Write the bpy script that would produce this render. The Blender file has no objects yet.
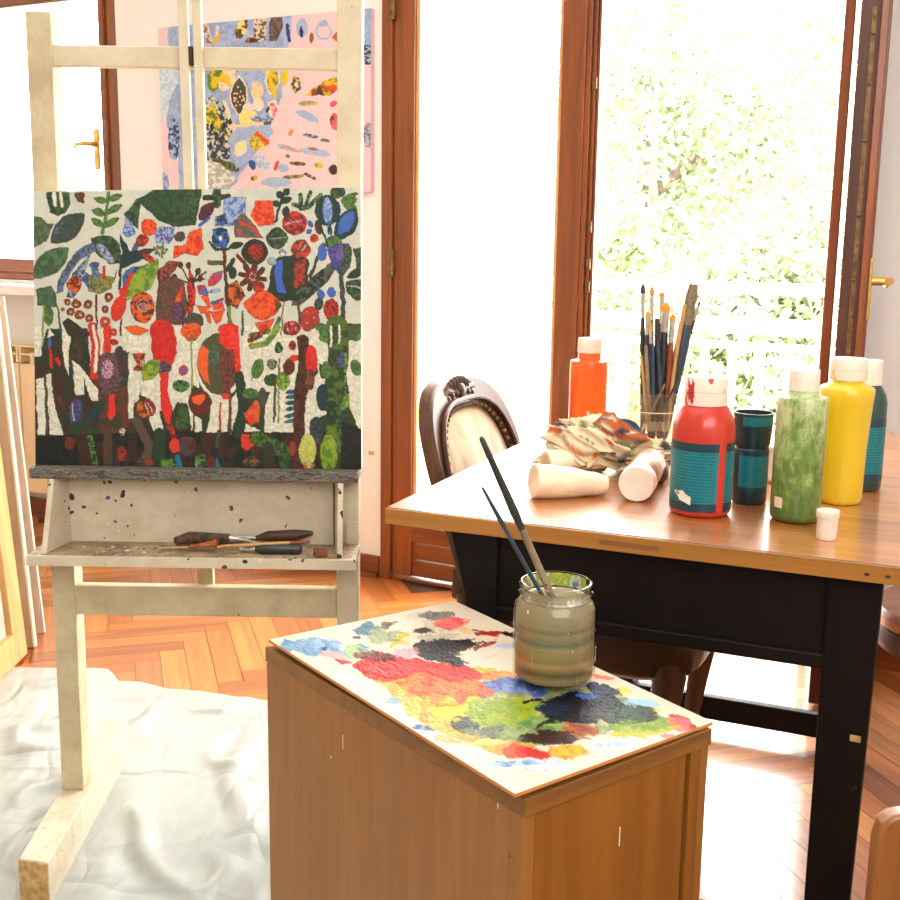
import bpy, bmesh, math, random
import numpy as np
from mathutils import Vector, Matrix
random.seed(7)
scene = bpy.context.scene
COL = scene.collection

# ------------------------------------------------------------------ camera
F_PX, PITCH, ROLL, CAM_H = 1153.5, 0.1875, 0.0144, 1.2
_cp, _sp, _cr, _sr = math.cos(PITCH), math.sin(PITCH), math.cos(ROLL), math.sin(ROLL)
R_CAM = np.array([[_cr, -_sr, 0], [_sr, _cr, 0], [0, 0, 1]]) @ np.array([[1, 0, 0], [0, -_sp, -_cp], [0, _cp, -_sp]])
EYE = np.array([0.0, 0.0, CAM_H])
cam_data = bpy.data.cameras.new('camera')
cam = bpy.data.objects.new('camera', cam_data)
COL.objects.link(cam)
cam_data.sensor_width = 36.0
cam_data.lens = 36.0 * F_PX / 900.0
cam_data.clip_start = 0.05
cam_data.clip_end = 200
_r, _d, _f = R_CAM[0], R_CAM[1], R_CAM[2]
cam.matrix_world = Matrix(((_r[0], -_d[0], -_f[0], 0), (_r[1], -_d[1], -_f[1], 0), (_r[2], -_d[2], -_f[2], CAM_H), (0, 0, 0, 1)))
scene.camera = cam

# ------------------------------------------------------------------ room frame
ORG = np.array([-0.23, 3.907, 0.0])
WB = 0.5
U = np.array([math.cos(WB), -math.sin(WB), 0.0])        # along the window wall, to the right
N = np.array([math.sin(WB), math.cos(WB), 0.0])         # outwards through the window wall
def RW(w, d, z):
    return ORG + U * w + N * d + np.array([0, 0, z])

# ------------------------------------------------------------------ world, lights, exposure
world = bpy.data.worlds.new('overcast_sky')
scene.world = world
world.use_nodes = True
SKY = 17.0
_bg = world.node_tree.nodes['Background']
_bg.inputs[0].default_value = (1.0, 0.985, 0.96, 1)
_bg.inputs[1].default_value = SKY
def area(name, loc, target, sx, sy, power, color):
    l = bpy.data.lights.new(name, 'AREA')
    l.shape = 'RECTANGLE'; l.size = sx; l.size_y = sy; l.energy = power; l.color = color
    o = bpy.data.objects.new(name, l); COL.objects.link(o)
    o.location = loc
    o.rotation_euler = (Vector(target) - Vector(loc)).to_track_quat('-Z', 'Y').to_euler()
    return l
area('fill_behind_camera', (0.8, -0.9, 2.35), (0.2, 2.6, 1.0), 2.6, 1.6, 62, (0.93, 0.98, 1.0))  # added soft fill from behind the camera, not a fitting of the room
area('overhead_fill', (-0.3, 1.7, 2.82), (-0.3, 1.7, 0), 3.0, 2.4, 30, (0.93, 0.98, 1.0))  # added fill standing in for ceiling bounce; no lamp hangs there
sun_d = bpy.data.lights.new('sun', 'SUN'); sun_d.energy = 34; sun_d.angle = 0.02; sun_d.color = (1.0, 0.96, 0.9)
sun_o = bpy.data.objects.new('sun', sun_d); COL.objects.link(sun_o)
sun_o.rotation_euler = Vector((N[0] * .5 + U[0] * .15, N[1] * .5 + U[1] * .15, -.85)).to_track_quat('-Z', 'Y').to_euler()
def portal(name, w0, w1, z0, z1, d=0.25):
    c = RW((w0 + w1) / 2, d, (z0 + z1) / 2)
    l = area(name, tuple(c), tuple(c - N), w1 - w0, z1 - z0, 1, (1, 1, 1))
    l.cycles.is_portal = True
portal('daylight_door', -0.05, 1.5, 0.0, 2.4)
portal('daylight_window', -2.1, -1.1, 0.95, 2.2)
scene.view_settings.view_transform = 'Standard'
scene.view_settings.look = 'None'
scene.view_settings.exposure = 0.36
scene.view_settings.gamma = 1.0
scene.view_settings.use_curve_mapping = False
scene.cycles.use_denoising = True
scene.cycles.max_bounces = 10
scene.cycles.diffuse_bounces = 5
scene.cycles.glossy_bounces = 4
scene.cycles.transmission_bounces = 8
scene.cycles.transparent_max_bounces = 12
scene.cycles.sample_clamp_indirect = 8
scene.cycles.caustics_reflective = False
scene.cycles.caustics_refractive = False

# ------------------------------------------------------------------ measuring helpers
def ray(x, y):
    return R_CAM.T @ np.array([(x - 450) / F_PX, (y - 450) / F_PX, 1.0])
def onz(x, y, z):
    d = ray(x, y); return EYE + d * ((z - CAM_H) / d[2])
def aty(x, y, Y):
    d = ray(x, y); return EYE + d * (Y / d[1])
def onwall(x, y, d=0.0):
    r = ray(x, y); t = (N @ (ORG + N * d - EYE)) / (N @ r); return EYE + r * t
def wz(x, y, d=0.0):
    p = onwall(x, y, d); return float((p - ORG) @ U), float(p[2])
def projv(P):
    v = (P - EYE) @ R_CAM.T
    return F_PX * v[..., 0] / v[..., 2] + 450, F_PX * v[..., 1] / v[..., 2] + 450

# ------------------------------------------------------------------ colours and materials
def lin(c):
    c = np.array(c, float) / 255.0
    return np.where(c <= 0.04045, c / 12.92, ((c + 0.055) / 1.055) ** 2.4)
def L4(c):
    a = lin(c); return (float(a[0]), float(a[1]), float(a[2]), 1)
class NT:
    def __init__(s, name):
        s.m = bpy.data.materials.new(name); s.m.use_nodes = True
        s.t = s.m.node_tree; s.n = s.t.nodes; s.b = s.n['Principled BSDF']; s.out = s.n['Material Output']
    def add(s, typ, **kw):
        n = s.n.new(typ)
        for k, v in kw.items(): setattr(n, k, v)
        return n
    def link(s, a, b): s.t.links.new(a, b)
    def coords(s, scale=(1, 1, 1), rot=(0, 0, 0)):
        tc = s.add('ShaderNodeTexCoord'); mp = s.add('ShaderNodeMapping')
        mp.inputs['Scale'].default_value = scale; mp.inputs['Rotation'].default_value = rot
        s.link(tc.outputs['Object'], mp.inputs[0]); return mp.outputs[0]
    def noise(s, vec, scale=5, detail=4, rough=0.6, dist=0.0):
        n = s.add('ShaderNodeTexNoise'); n.inputs['Scale'].default_value = scale
        n.inputs['Detail'].default_value = detail; n.inputs['Roughness'].default_value = rough
        n.inputs['Distortion'].default_value = dist
        s.link(vec, n.inputs['Vector']); return n.outputs[0]
    def ramp(s, fac, stops, interp='LINEAR'):
        r = s.add('ShaderNodeValToRGB'); r.color_ramp.interpolation = interp
        e = r.color_ramp.elements
        while len(e) < len(stops): e.new(0.5)
        for i, (p, c) in enumerate(stops):
            e[i].position = p; e[i].color = L4(c) if max(c) > 1.01 else (c[0], c[1], c[2], 1)
        s.link(fac, r.inputs[0]); return r.outputs[0]
    def mix(s, fac, a, b):
        m = s.add('ShaderNodeMix', data_type='RGBA')
        for k, v in ((0, fac), (6, a), (7, b)):
            if isinstance(v, (int, float)): m.inputs[k].default_value = v
            elif isinstance(v, tuple): m.inputs[k].default_value = v
            else: s.link(v, m.inputs[k])
        return m.outputs[2]
    def math(s, op, a, b=0.0):
        m = s.add('ShaderNodeMath', operation=op)
        for k, v in ((0, a), (1, b)):
            if isinstance(v, (int, float)): m.inputs[k].default_value = v
            else: s.link(v, m.inputs[k])
        return m.outputs[0]
    def bump(s, h, strength=0.3, dist=0.002):
        b = s.add('ShaderNodeBump'); b.inputs['Strength'].default_value = strength; b.inputs['Distance'].default_value = dist
        s.link(h, b.inputs['Height']); s.link(b.outputs[0], s.b.inputs['Normal'])
    def base(s, c):
        if isinstance(c, tuple): s.b.inputs['Base Color'].default_value = c
        else: s.link(c, s.b.inputs['Base Color'])
    def p(s, **kw):
        for k, v in kw.items(): s.b.inputs[k.replace('_', ' ')].default_value = v
        return s
WHT = (1, 1, 1); BLK = (0, 0, 0)
def plain(name, c, rough=0.5, var=0.08, scale=12, bump=0.1, metal=0.0, coat=0.0, spec=0.5):
    t = NT(name); v = t.coords()
    nz = t.noise(v, scale)
    c = np.array(c, float)
    t.base(t.ramp(nz, [(0.3, tuple(np.clip(c * (1 - var), 0, 255))), (0.7, tuple(np.clip(c * (1 + var), 0, 255)))]))
    t.p(Roughness=rough, Metallic=metal, Coat_Weight=coat)
    t.b.inputs['Specular IOR Level'].default_value = spec
    if bump: t.bump(t.noise(v, scale * 6), bump)
    return t.m
def wood(name, c1, c2, axis=0, scale=1.0, rough=0.45, bump=0.15, coat=0.0, wear=None):
    t = NT(name); s = [26 * scale] * 3; s[axis] = 1.6 * scale
    v = t.coords(tuple(s)); n1 = t.noise(v, 1.0, 5, 0.65, 0.6)
    s2 = [120 * scale] * 3; s2[axis] = 5 * scale
    n2 = t.noise(t.coords(tuple(s2)), 1.0, 3, 0.6)
    f = t.math('ADD', t.math('MULTIPLY', n1, 0.7), t.math('MULTIPLY', n2, 0.3))
    col = t.ramp(f, [(0.34, c1), (0.62, c2)])
    if wear:
        k = t.ramp(t.noise(t.coords(), 9, 6, 0.7), [(wear[1], BLK), (wear[1] + 0.03, WHT)])
        col = t.mix(k, col, L4(wear[0]))
    t.base(col); t.p(Roughness=rough, Coat_Weight=coat, Coat_Roughness=0.15)
    if bump: t.bump(f, bump, 0.001)
    return t.m
def splatter(name, c, c2, amount=0.5, scale=70, rough=0.6, axis=None):
    """off-white paint with specks of many colours"""
    t = NT(name); v = t.coords()
    sc = (1, 1, 1) if axis is None else tuple(0.12 if i == axis else 1 for i in range(3))
    base = t.ramp(t.noise(t.coords(tuple(14 * q for q in sc)), 1.0, 6, 0.7), [(0.33, c2), (0.6, c)])
    wv = t.coords(); dn = t.add('ShaderNodeTexNoise'); dn.inputs['Scale'].default_value = scale * 0.8; t.link(wv, dn.inputs['Vector'])
    dd = t.add('ShaderNodeVectorMath', operation='SCALE'); t.link(dn.outputs[1], dd.inputs[0]); dd.inputs[3].default_value = 0.9 / scale
    ad = t.add('ShaderNodeVectorMath', operation='ADD'); t.link(wv, ad.inputs[0]); t.link(dd.outputs[0], ad.inputs[1])
    vo = t.add('ShaderNodeTexVoronoi'); vo.inputs['Scale'].default_value = scale; t.link(ad.outputs[0], vo.inputs['Vector'])
    sep = t.add('ShaderNodeSeparateColor'); t.link(vo.outputs['Color'], sep.inputs[0])
    pal = t.ramp(sep.outputs[0], [(0.0, (40, 50, 60)), (0.18, (60, 55, 50)), (0.32, (190, 70, 40)), (0.42, (50, 110, 60)), (0.52, (225, 215, 190)), (0.66, (50, 80, 130)), (0.76, (220, 170, 60)), (0.84, (110, 60, 45)), (0.93, (30, 32, 34))], 'CONSTANT')
    big = t.noise(v, scale * 0.09, 3)
    thr = t.math('MULTIPLY', t.math('SUBTRACT', big, 0.5 - 0.28 * amount), 1.3 * amount + 0.25)
    m = t.math('LESS_THAN', vo.outputs['Distance'], t.math('MULTIPLY', thr, 1.4))
    m = t.math('MULTIPLY', m, t.math('LESS_THAN', sep.outputs[1], 0.25 + 0.7 * amount))
    t.base(t.mix(m, base, pal)); t.p(Roughness=rough)
    t.bump(t.noise(v, 60), 0.2, 0.001)
    return t.m
def vcol(name, rough=0.5, bumpscale=200, bump=0.2, coat=0.0, spec=0.5, trans=False):
    t = NT(name); a = t.add('ShaderNodeVertexColor', layer_name='paint')
    t.link(a.outputs[0], t.b.inputs['Base Color']); t.p(Roughness=rough, Coat_Weight=coat)
    t.b.inputs['Specular IOR Level'].default_value = spec
    if bump: t.bump(t.noise(t.coords(), bumpscale), bump, 0.001)
    return t.m
def glass(name, c=(1, 1, 1), rough=0.0, haze=0.0):
    t = NT(name)
    lp = t.add('ShaderNodeBsdfTransparent'); lp.inputs[0].default_value = (c[0], c[1], c[2], 1)
    gl = t.add('ShaderNodeBsdfGlossy'); gl.inputs['Roughness'].default_value = rough + 0.02
    fr = t.add('ShaderNodeFresnel'); fr.inputs[0].default_value = 1.45
    ge = t.add('ShaderNodeNewGeometry'); mx = t.add('ShaderNodeMixShader'); t.link(t.math('MULTIPLY', fr.outputs[0], t.math('SUBTRACT', 1.0, ge.outputs['Backfacing'])), mx.inputs[0]); t.link(lp.outputs[0], mx.inputs[1]); t.link(gl.outputs[0], mx.inputs[2])
    res = mx
    if haze:
        tl = t.add('ShaderNodeBsdfTranslucent'); tl.inputs[0].default_value = (0.95, 0.95, 0.93, 1)
        m2 = t.add('ShaderNodeMixShader'); m2.inputs[0].default_value = haze
        t.link(mx.outputs[0], m2.inputs[1]); t.link(tl.outputs[0], m2.inputs[2]); res = m2
    t.link(res.outputs[0], t.out.inputs[0])
    return t.m

M = {}
M['wall'] = plain('wall_paint', (241, 240, 235), 0.9, 0.01, 3, 0.05)
M['ceiling'] = plain('ceiling_paint', (245, 240, 230), 0.9, 0.01, 3, 0.02)
M['brownwood'] = wood('varnished_brown_wood_upright', (102, 51, 16), (148, 77, 26), 2, 1, 0.38, 0.1, 0.3)
M['brownwood_h'] = wood('varnished_brown_wood_level', (100, 48, 15), (142, 71, 24), 0, 1, 0.38, 0.1, 0.3)
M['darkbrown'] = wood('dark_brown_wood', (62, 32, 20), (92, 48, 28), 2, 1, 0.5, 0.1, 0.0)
M['brass'] = plain('brass', (214, 172, 96), 0.28, 0.1, 30, 0.05, 1.0)
M['oldbrass'] = plain('worn_brass', (104, 78, 46), 0.5, 0.35, 60, 0.2, 0.35)
M['cabinet'] = wood('beech_veneer_side', (140, 92, 40), (162, 110, 50), 2, 1.3, 0.42, 0.05)
M['cabinet_h'] = wood('beech_veneer_top', (120, 80, 36), (148, 102, 46), 0, 1.0, 0.42, 0.05)
M['cabinet_r'] = wood('beech_veneer_front', (126, 78, 26), (150, 96, 34), 2, 1.3, 0.42, 0.05)
M['tableedge'] = wood('table_edge_wood', (148, 96, 36), (176, 120, 50), 0, 1, 0.4, 0.1)
M['black'] = wood('black_painted_wood', (13, 8, 6), (22, 14, 11), 2, 1, 0.55, 0.15, wear=((66, 42, 24), 0.69))
M['black'].node_tree.nodes['Principled BSDF'].inputs['Specular IOR Level'].default_value = 0.2
M['offwhite'] = splatter('worn_off_white_paint', (206, 192, 156), (184, 167, 130), 0.12, 60)
M['offwhite2'] = splatter('worn_off_white_paint_clean', (212, 200, 170), (198, 182, 150), 0.04, 50)
M['tray'] = splatter('spotted_off_white_paint', (214, 203, 178), (196, 182, 154), 0.5, 52)
M['traybed'] = splatter('dirty_tray_paint', (176, 156, 122), (118, 88, 60), 0.66, 90)
t = NT('paint_crusted_wood'); n_ = t.noise(t.coords((30, 90, 150)), 1.0, 5, .8, .3)
t.base(t.ramp(n_, [(.0, (28, 30, 34)), (.36, (196, 70, 44)), (.385, (44, 44, 46)), (.43, (34, 70, 100)), (.45, (60, 54, 46)), (.485, (186, 176, 154)), (.505, (40, 40, 44)), (.545, (170, 160, 136)), (.56, (40, 90, 60)), (.58, (30, 34, 40)), (.62, (210, 170, 60)), (.64, (190, 180, 150)), (.68, (34, 60, 90))], 'CONSTANT')); t.p(Roughness=.6)
t.bump(n_, .8, .004); M['ledge'] = t.m
M['foot'] = splatter('paint_spotted_foot', (208, 196, 172), (186, 170, 142), 0.32, 120)
M['endgrain'] = plain('bare_end_grain', (184, 146, 92), 0.8, 0.2, 60, 0.5)
t = NT('pale_grey_green_sheet'); n_ = t.noise(t.coords(), 2.2)
t.base(t.ramp(n_, [(.3, (158, 163, 157)), (.7, (173, 178, 173))])); t.p(Roughness=.42)
def crease(sc, r, k): return t.math('MULTIPLY', t.math('MINIMUM', t.math('ABSOLUTE', t.math('SUBTRACT', t.noise(t.coords(sc, (0, 0, r)), 1.0, 2, .45, .3), .5)), .07), k)
hh = t.math('ADD', crease((1.6, 4.5, 1), .5, 1.0), t.math('ADD', crease((4.2, 1.4, 1), -.3, 1.0), crease((7, 3, 1), .9, .4)))
t.bump(hh, .6, .08); M['cloth'] = t.m
M['stretcher'] = wood('pale_pine', (196, 142, 84), (224, 174, 116), 2, 1, 0.6, 0.1)
M['linen'] = plain('grey_canvas_back', (178, 174, 158), 0.9, 0.05, 60, 0.4)
M['whitep'] = plain('white_plastic', (236, 228, 214), 0.35, 0.03, 20, 0.0)
M['creamp'] = plain('cream_plastic', (238, 222, 192), 0.4, 0.06, 25, 0.05)
M['balcony'] = plain('white_painted_metal', (245, 245, 240), 0.5, 0.02, 4, 0.0)
M['glass'] = glass('clear_glass')
M['hazyglass'] = glass('hazy_window_glass', (1, 1, 1), 0.0, 0.06)
M['jarglass'] = glass('jar_glass', (0.93, 0.94, 0.90), 0.03)
M['dullglass'] = glass('smeared_jar_glass', (0.90, 0.86, 0.78), 0.12, 0.14)
M['radiator'] = plain('cream_enamel', (240, 214, 168), 0.4, 0.02, 6, 0.0)
M['knot_and_shade'] = plain('dark_knot_and_shade', (52, 34, 22), 0.8, 0.1, 10, 0.0)  # dark brown for table-edge knots and for painted shade on the easel

# ------------------------------------------------------------------ mesh helpers
class MB:
    def __init__(s): s.v = []; s.f = []; s.c = []
    def raw(s, vs, fs, cs=None):
        o = len(s.v); s.v += [tuple(map(float, q)) for q in vs]; s.f += [tuple(i + o for i in f) for f in fs]
        if cs is not None: s.c += list(cs)
        return s
    def box(s, x0, x1, y0, y1, z0, z1):
        return s.raw([(x0, y0, z0), (x1, y0, z0), (x1, y1, z0), (x0, y1, z0), (x0, y0, z1), (x1, y0, z1), (x1, y1, z1), (x0, y1, z1)],
                     [(0, 3, 2, 1), (4, 5, 6, 7), (0, 1, 5, 4), (1, 2, 6, 5), (2, 3, 7, 6), (3, 0, 4, 7)])
    def rbox(s, w0, w1, d0, d1, z0, z1):       # box in room axes
        q = [RW(w, d, z) for z in (z0, z1) for w, d in ((w0, d0), (w1, d0), (w1, d1), (w0, d1))]
        return s.raw(q, [(0, 3, 2, 1), (4, 5, 6, 7), (0, 1, 5, 4), (1, 2, 6, 5), (2, 3, 7, 6), (3, 0, 4, 7)])
    def hexa(s, q):   # 4 bottom points ccw, 4 top points
        return s.raw(q, [(0, 3, 2, 1), (4, 5, 6, 7), (0, 1, 5, 4), (1, 2, 6, 5), (2, 3, 7, 6), (3, 0, 4, 7)])
    def beam(s, a, b, w, h, up=(0, 0, 1)):
        a = Vector(a); b = Vector(b); d = (b - a).normalized(); up = Vector(up)
        x = d.cross(up)
        if x.length < 1e-4: x = Vector((1, 0, 0))
        x.normalize(); y = x.cross(d).normalized()
        q = []
        for p in (a, b):
            for i, j in ((-1, -1), (1, -1), (1, 1), (-1, 1)): q.append(tuple(p + x * (i * w / 2) + y * (j * h / 2)))
        return s.raw(q, [(0, 3, 2, 1), (4, 5, 6, 7), (0, 1, 5, 4), (1, 2, 6, 5), (2, 3, 7, 6), (3, 0, 4, 7)])
    def prism(s, poly, axis_vec):   # poly: list of 3d points, extruded by axis_vec
        n = len(poly); a = np.array(axis_vec, float)
        vs = [tuple(p) for p in poly] + [tuple(np.array(p, float) + a) for p in poly]
        return s.raw(vs, [tuple(range(n - 1, -1, -1)), tuple(range(n, 2 * n))] + [(i, (i + 1) % n, n + (i + 1) % n, n + i) for i in range(n)])
    def lathe(s, prof, seg=40, c=(0, 0, 0), a0=0.0, a1=2 * math.pi, cap=True, sq=None):
        full = abs(a1 - a0 - 2 * math.pi) < 1e-6; k = seg if full else seg + 1
        vs = []
        for r, z in prof:
            for i in range(k):
                a = a0 + (a1 - a0) * i / seg; rr = r
                if sq: rr = r * (abs(math.cos(a)) ** sq + abs(math.sin(a)) ** sq) ** (-1.0 / sq)
                vs.append((c[0] + rr * math.cos(a), c[1] + rr * math.sin(a), c[2] + z))
        fs = []
        for j in range(len(prof) - 1):
            for i in range(seg):
                i2 = (i + 1) % k
                fs.append((j * k + i, j * k + i2, (j + 1) * k + i2, (j + 1) * k + i))
        if cap and full:
            if prof[0][0] > 1e-5: fs.append(tuple(range(k - 1, -1, -1)))
            if prof[-1][0] > 1e-5: fs.append(tuple((len(prof) - 1) * k + i for i in range(k)))
        return s.raw(vs, fs)
    def tube(s, pts, rad, seg=10, flat=1.0):
        pts = [Vector(p) for p in pts]; n = len(pts)
        if isinstance(rad, (int, float)): rad = [rad] * n
        vs = []; prev = None
        for i, p in enumerate(pts):
            d = (pts[min(i + 1, n - 1)] - pts[max(i - 1, 0)]).normalized()
            if prev is None:
                x = d.cross(Vector((0, 0, 1)))
                if x.length < 0.05: x = d.cross(Vector((0, 1, 0)))
            else: x = prev - d * prev.dot(d)
            x.normalize(); prev = x; y = d.cross(x)
            for k in range(seg):
                a = 2 * math.pi * k / seg
                vs.append(tuple(p + (x * math.cos(a) + y * math.sin(a) * flat) * rad[i]))
        fs = [(i * seg + k, i * seg + (k + 1) % seg, (i + 1) * seg + (k + 1) % seg, (i + 1) * seg + k) for i in range(n - 1) for k in range(seg)]
        fs += [tuple(range(seg - 1, -1, -1)), tuple((n - 1) * seg + k for k in range(seg))]
        return s.raw(vs, fs)
    def ball(s, c, r, seg=14, rings=8):
        prof = [(max(1e-6, math.sin(math.pi * j / rings)), -math.cos(math.pi * j / rings)) for j in range(rings + 1)]
        if isinstance(r, (int, float)): r = (r, r, r)
        o = MB().lathe(prof, seg, cap=False)
        return s.raw([(c[0] + v[0] * r[0], c[1] + v[1] * r[1], c[2] + v[2] * r[2]) for v in o.v], o.f)
    def build(s, name, mat, parent=None, smooth=False, bevel=0.0, origin=None, angle=35, segs=2):
        me = bpy.data.meshes.new(name)
        vs = s.v
        o = bpy.data.objects.new(name, me)
        if origin is not None:
            vs = [(a - origin[0], b - origin[1], c - origin[2]) for a, b, c in vs]; o.location = tuple(map(float, origin))
        me.from_pydata(vs, [], s.f)
        bm = bmesh.new(); bm.from_mesh(me); bmesh.ops.recalc_face_normals(bm, faces=bm.faces); bm.to_mesh(me); bm.free()
        me.materials.append(mat)
        if smooth:
            me.polygons.foreach_set('use_smooth', [True] * len(me.polygons)); me.set_sharp_from_angle(angle=math.radians(angle))
        COL.objects.link(o)
        if bevel:
            b = o.modifiers.new('bevel', 'BEVEL'); b.width = bevel; b.segments = segs; b.limit_method = 'ANGLE'; b.angle_limit = math.radians(40)
        if parent is not None:
            o.parent = parent
            if origin is None: o.location = tuple(-parent.location) if parent.rotation_euler.z == 0 else (0, 0, 0)
            else: o.location = tuple(Vector(origin) - parent.location)
        return o
def setcol(o, cols):
    a = o.data.color_attributes.new('paint', 'FLOAT_COLOR', 'POINT')
    c = np.ones((len(o.data.vertices), 4), np.float32); c[:, :3] = cols
    a.data.foreach_set('color', c.ravel())
def tag(o, label=None, cat=None, group=None, kind=None):
    if label: o['label'] = label
    if cat: o['category'] = cat
    if group: o['group'] = group
    if kind: o['kind'] = kind
    return o
def thing(name, loc, label, cat, group=None, rz=0.0, kind=None):
    o = bpy.data.objects.new(name, None); COL.objects.link(o); o.empty_display_size = 0.05
    o.location = tuple(map(float, loc)); o.rotation_euler = (0, 0, rz)
    return tag(o, label, cat, group, kind)
def struct(mb, name, mat, **kw):
    o = mb.build(name, mat, **kw); o['kind'] = 'structure'; return o

# ------------------------------------------------------------------ numpy painting tools (pigment maps kept in the surfaces' own coordinates)
_rng = np.random.default_rng(3)
_tab = _rng.random((256, 256))
def vnoise(x, y):
    xi = np.floor(x).astype(int); yi = np.floor(y).astype(int); fx = x - xi; fy = y - yi
    fx = fx * fx * (3 - 2 * fx); fy = fy * fy * (3 - 2 * fy)
    g = lambda i, j: _tab[(xi + i) & 255, (yi + j) & 255]
    return (g(0, 0) * (1 - fx) + g(1, 0) * fx) * (1 - fy) + (g(0, 1) * (1 - fx) + g(1, 1) * fx) * fy
def fnoise(x, y, o=4):
    s = 0; a = 0.5; t = 0
    for k in range(o): s = s + a * vnoise(x * 2 ** k + 17 * k, y * 2 ** k + 31 * k); t += a; a *= 0.55
    return s / t
class Paint:
    def __init__(s, X, Y, bg, bg2=None, warp=1.2, wscale=0.16):
        s.X0, s.Y0 = X, Y
        s.X = X + (fnoise(X * wscale, Y * wscale, 3) - 0.5) * warp * 2
        s.Y = Y + (fnoise(X * wscale + 90, Y * wscale + 40, 3) - 0.5) * warp * 2
        k = fnoise(X * 0.12, Y * 0.12, 4)[..., None]
        s.C = lin(bg) * (1 - k) + lin(bg2 or bg) * k
        s.H = np.zeros(X.shape); s.seed = 0; s.g = 1.0; s.edge = 0.0; s.dsp = 0.5
        s.off = (0, 0); s.sc = 1.0
    def frame(s, x0, y0, sc): s.off = (x0, y0); s.sc = sc
    def _p(s, x, y): return s.off[0] + x / s.sc, s.off[1] + y / s.sc
    def put(s, m, c, c2=None, k=0.5, sp=None, h=0.0, ny=0.35):
        if not m.any(): return
        sp = s.dsp if sp is None else sp * (s.dsp / .5)
        s.seed += 1
        X = s.X0[m]; Y = s.Y0[m]
        base = np.broadcast_to(lin(c), (len(X), 3)).copy()
        if c2 is not None:
            n = fnoise(X * sp + 13.7 * s.seed, Y * sp * ny / 0.35 + 5.1 * s.seed, 3)
            w = np.clip((n - (1 - k)) * 9 + 0.5, 0, 1)[:, None] if k != 0.5 else np.clip((n - 0.5) * 7 + 0.5, 0, 1)[:, None]
            base = base * (1 - w) + lin(c2) * w
        base *= (0.86 + 0.28 * fnoise(X * 0.9 + s.seed, Y * 0.5, 2))[:, None]
        s.C[m] = base
        if s.edge:
            e = m & ~(np.roll(m, 1, 0) & np.roll(m, -1, 0) & np.roll(m, 1, 1) & np.roll(m, -1, 1))
            s.C[e] = s.C[e] * (1 - s.edge) + lin((70, 50, 38)) * s.edge * .6
        if h: s.H[m] = np.maximum(s.H[m] * 0.6, 0) + h * (0.45 + 1.1 * fnoise(X * 0.6 + s.seed, Y * 0.9, 3))
    def ell(s, x, y, rx, ry, c, c2=None, rot=0.0, **kw):
        x, y = s._p(x, y); rx *= s.g / s.sc; ry *= s.g / s.sc; a = math.radians(rot)
        dx = s.X - x; dy = s.Y - y
        u = dx * math.cos(a) + dy * math.sin(a); v = -dx * math.sin(a) + dy * math.cos(a)
        s.put((u / rx) ** 2 + (v / ry) ** 2 < 1, c, c2, **kw)
    def ring(s, x, y, r, w, c):
        x, y = s._p(x, y); d = np.hypot(s.X - x, s.Y - y); s.put(abs(d - r / s.sc) < w / s.sc, c)
    def poly(s, pts, c, c2=None, **kw):
        pts = [s._p(*p) for p in pts]; m = np.zeros(s.X.shape, bool); n = len(pts)
        if s.g != 1:
            gx = sum(q[0] for q in pts) / n; gy = sum(q[1] for q in pts) / n; pts = [(gx + (x - gx) * s.g, gy + (y - gy) * s.g) for x, y in pts]
        for i in range(n):
            (x1, y1), (x2, y2) = pts[i], pts[(i + 1) % n]
            if y1 == y2: continue
            m ^= ((y1 > s.Y) != (y2 > s.Y)) & (s.X < (x2 - x1) * (s.Y - y1) / (y2 - y1) + x1)
        s.put(m, c, c2, **kw)
    def line(s, pts, w, c, c2=None, **kw):
        pts = [s._p(*p) for p in pts]; m = np.zeros(s.X.shape, bool); w = w * s.g / s.sc / 2
        for (x1, y1), (x2, y2) in zip(pts, pts[1:]):
            dx, dy = x2 - x1, y2 - y1; l = dx * dx + dy * dy + 1e-9
            t = np.clip(((s.X - x1) * dx + (s.Y - y1) * dy) / l, 0, 1)
            m |= np.hypot(s.X - x1 - t * dx, s.Y - y1 - t * dy) < w
        s.put(m, c, c2, **kw)
    def leaf(s, x1, y1, x2, y2, w, c, c2=None, **kw):
        (x1, y1), (x2, y2) = s._p(x1, y1), s._p(x2, y2); w = w * s.g ** 1.5 / s.sc / 2
        dx, dy = x2 - x1, y2 - y1; l = math.hypot(dx, dy); ux, uy = dx / l, dy / l
        t = ((s.X - x1) * ux + (s.Y - y1) * uy) / l; v = -(s.X - x1) * uy + (s.Y - y1) * ux
        s.put((t > 0) & (t < 1) & (abs(v) < w * np.sin(np.pi * np.clip(t, 0, 1)) ** 0.75), c, c2, **kw)
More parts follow.
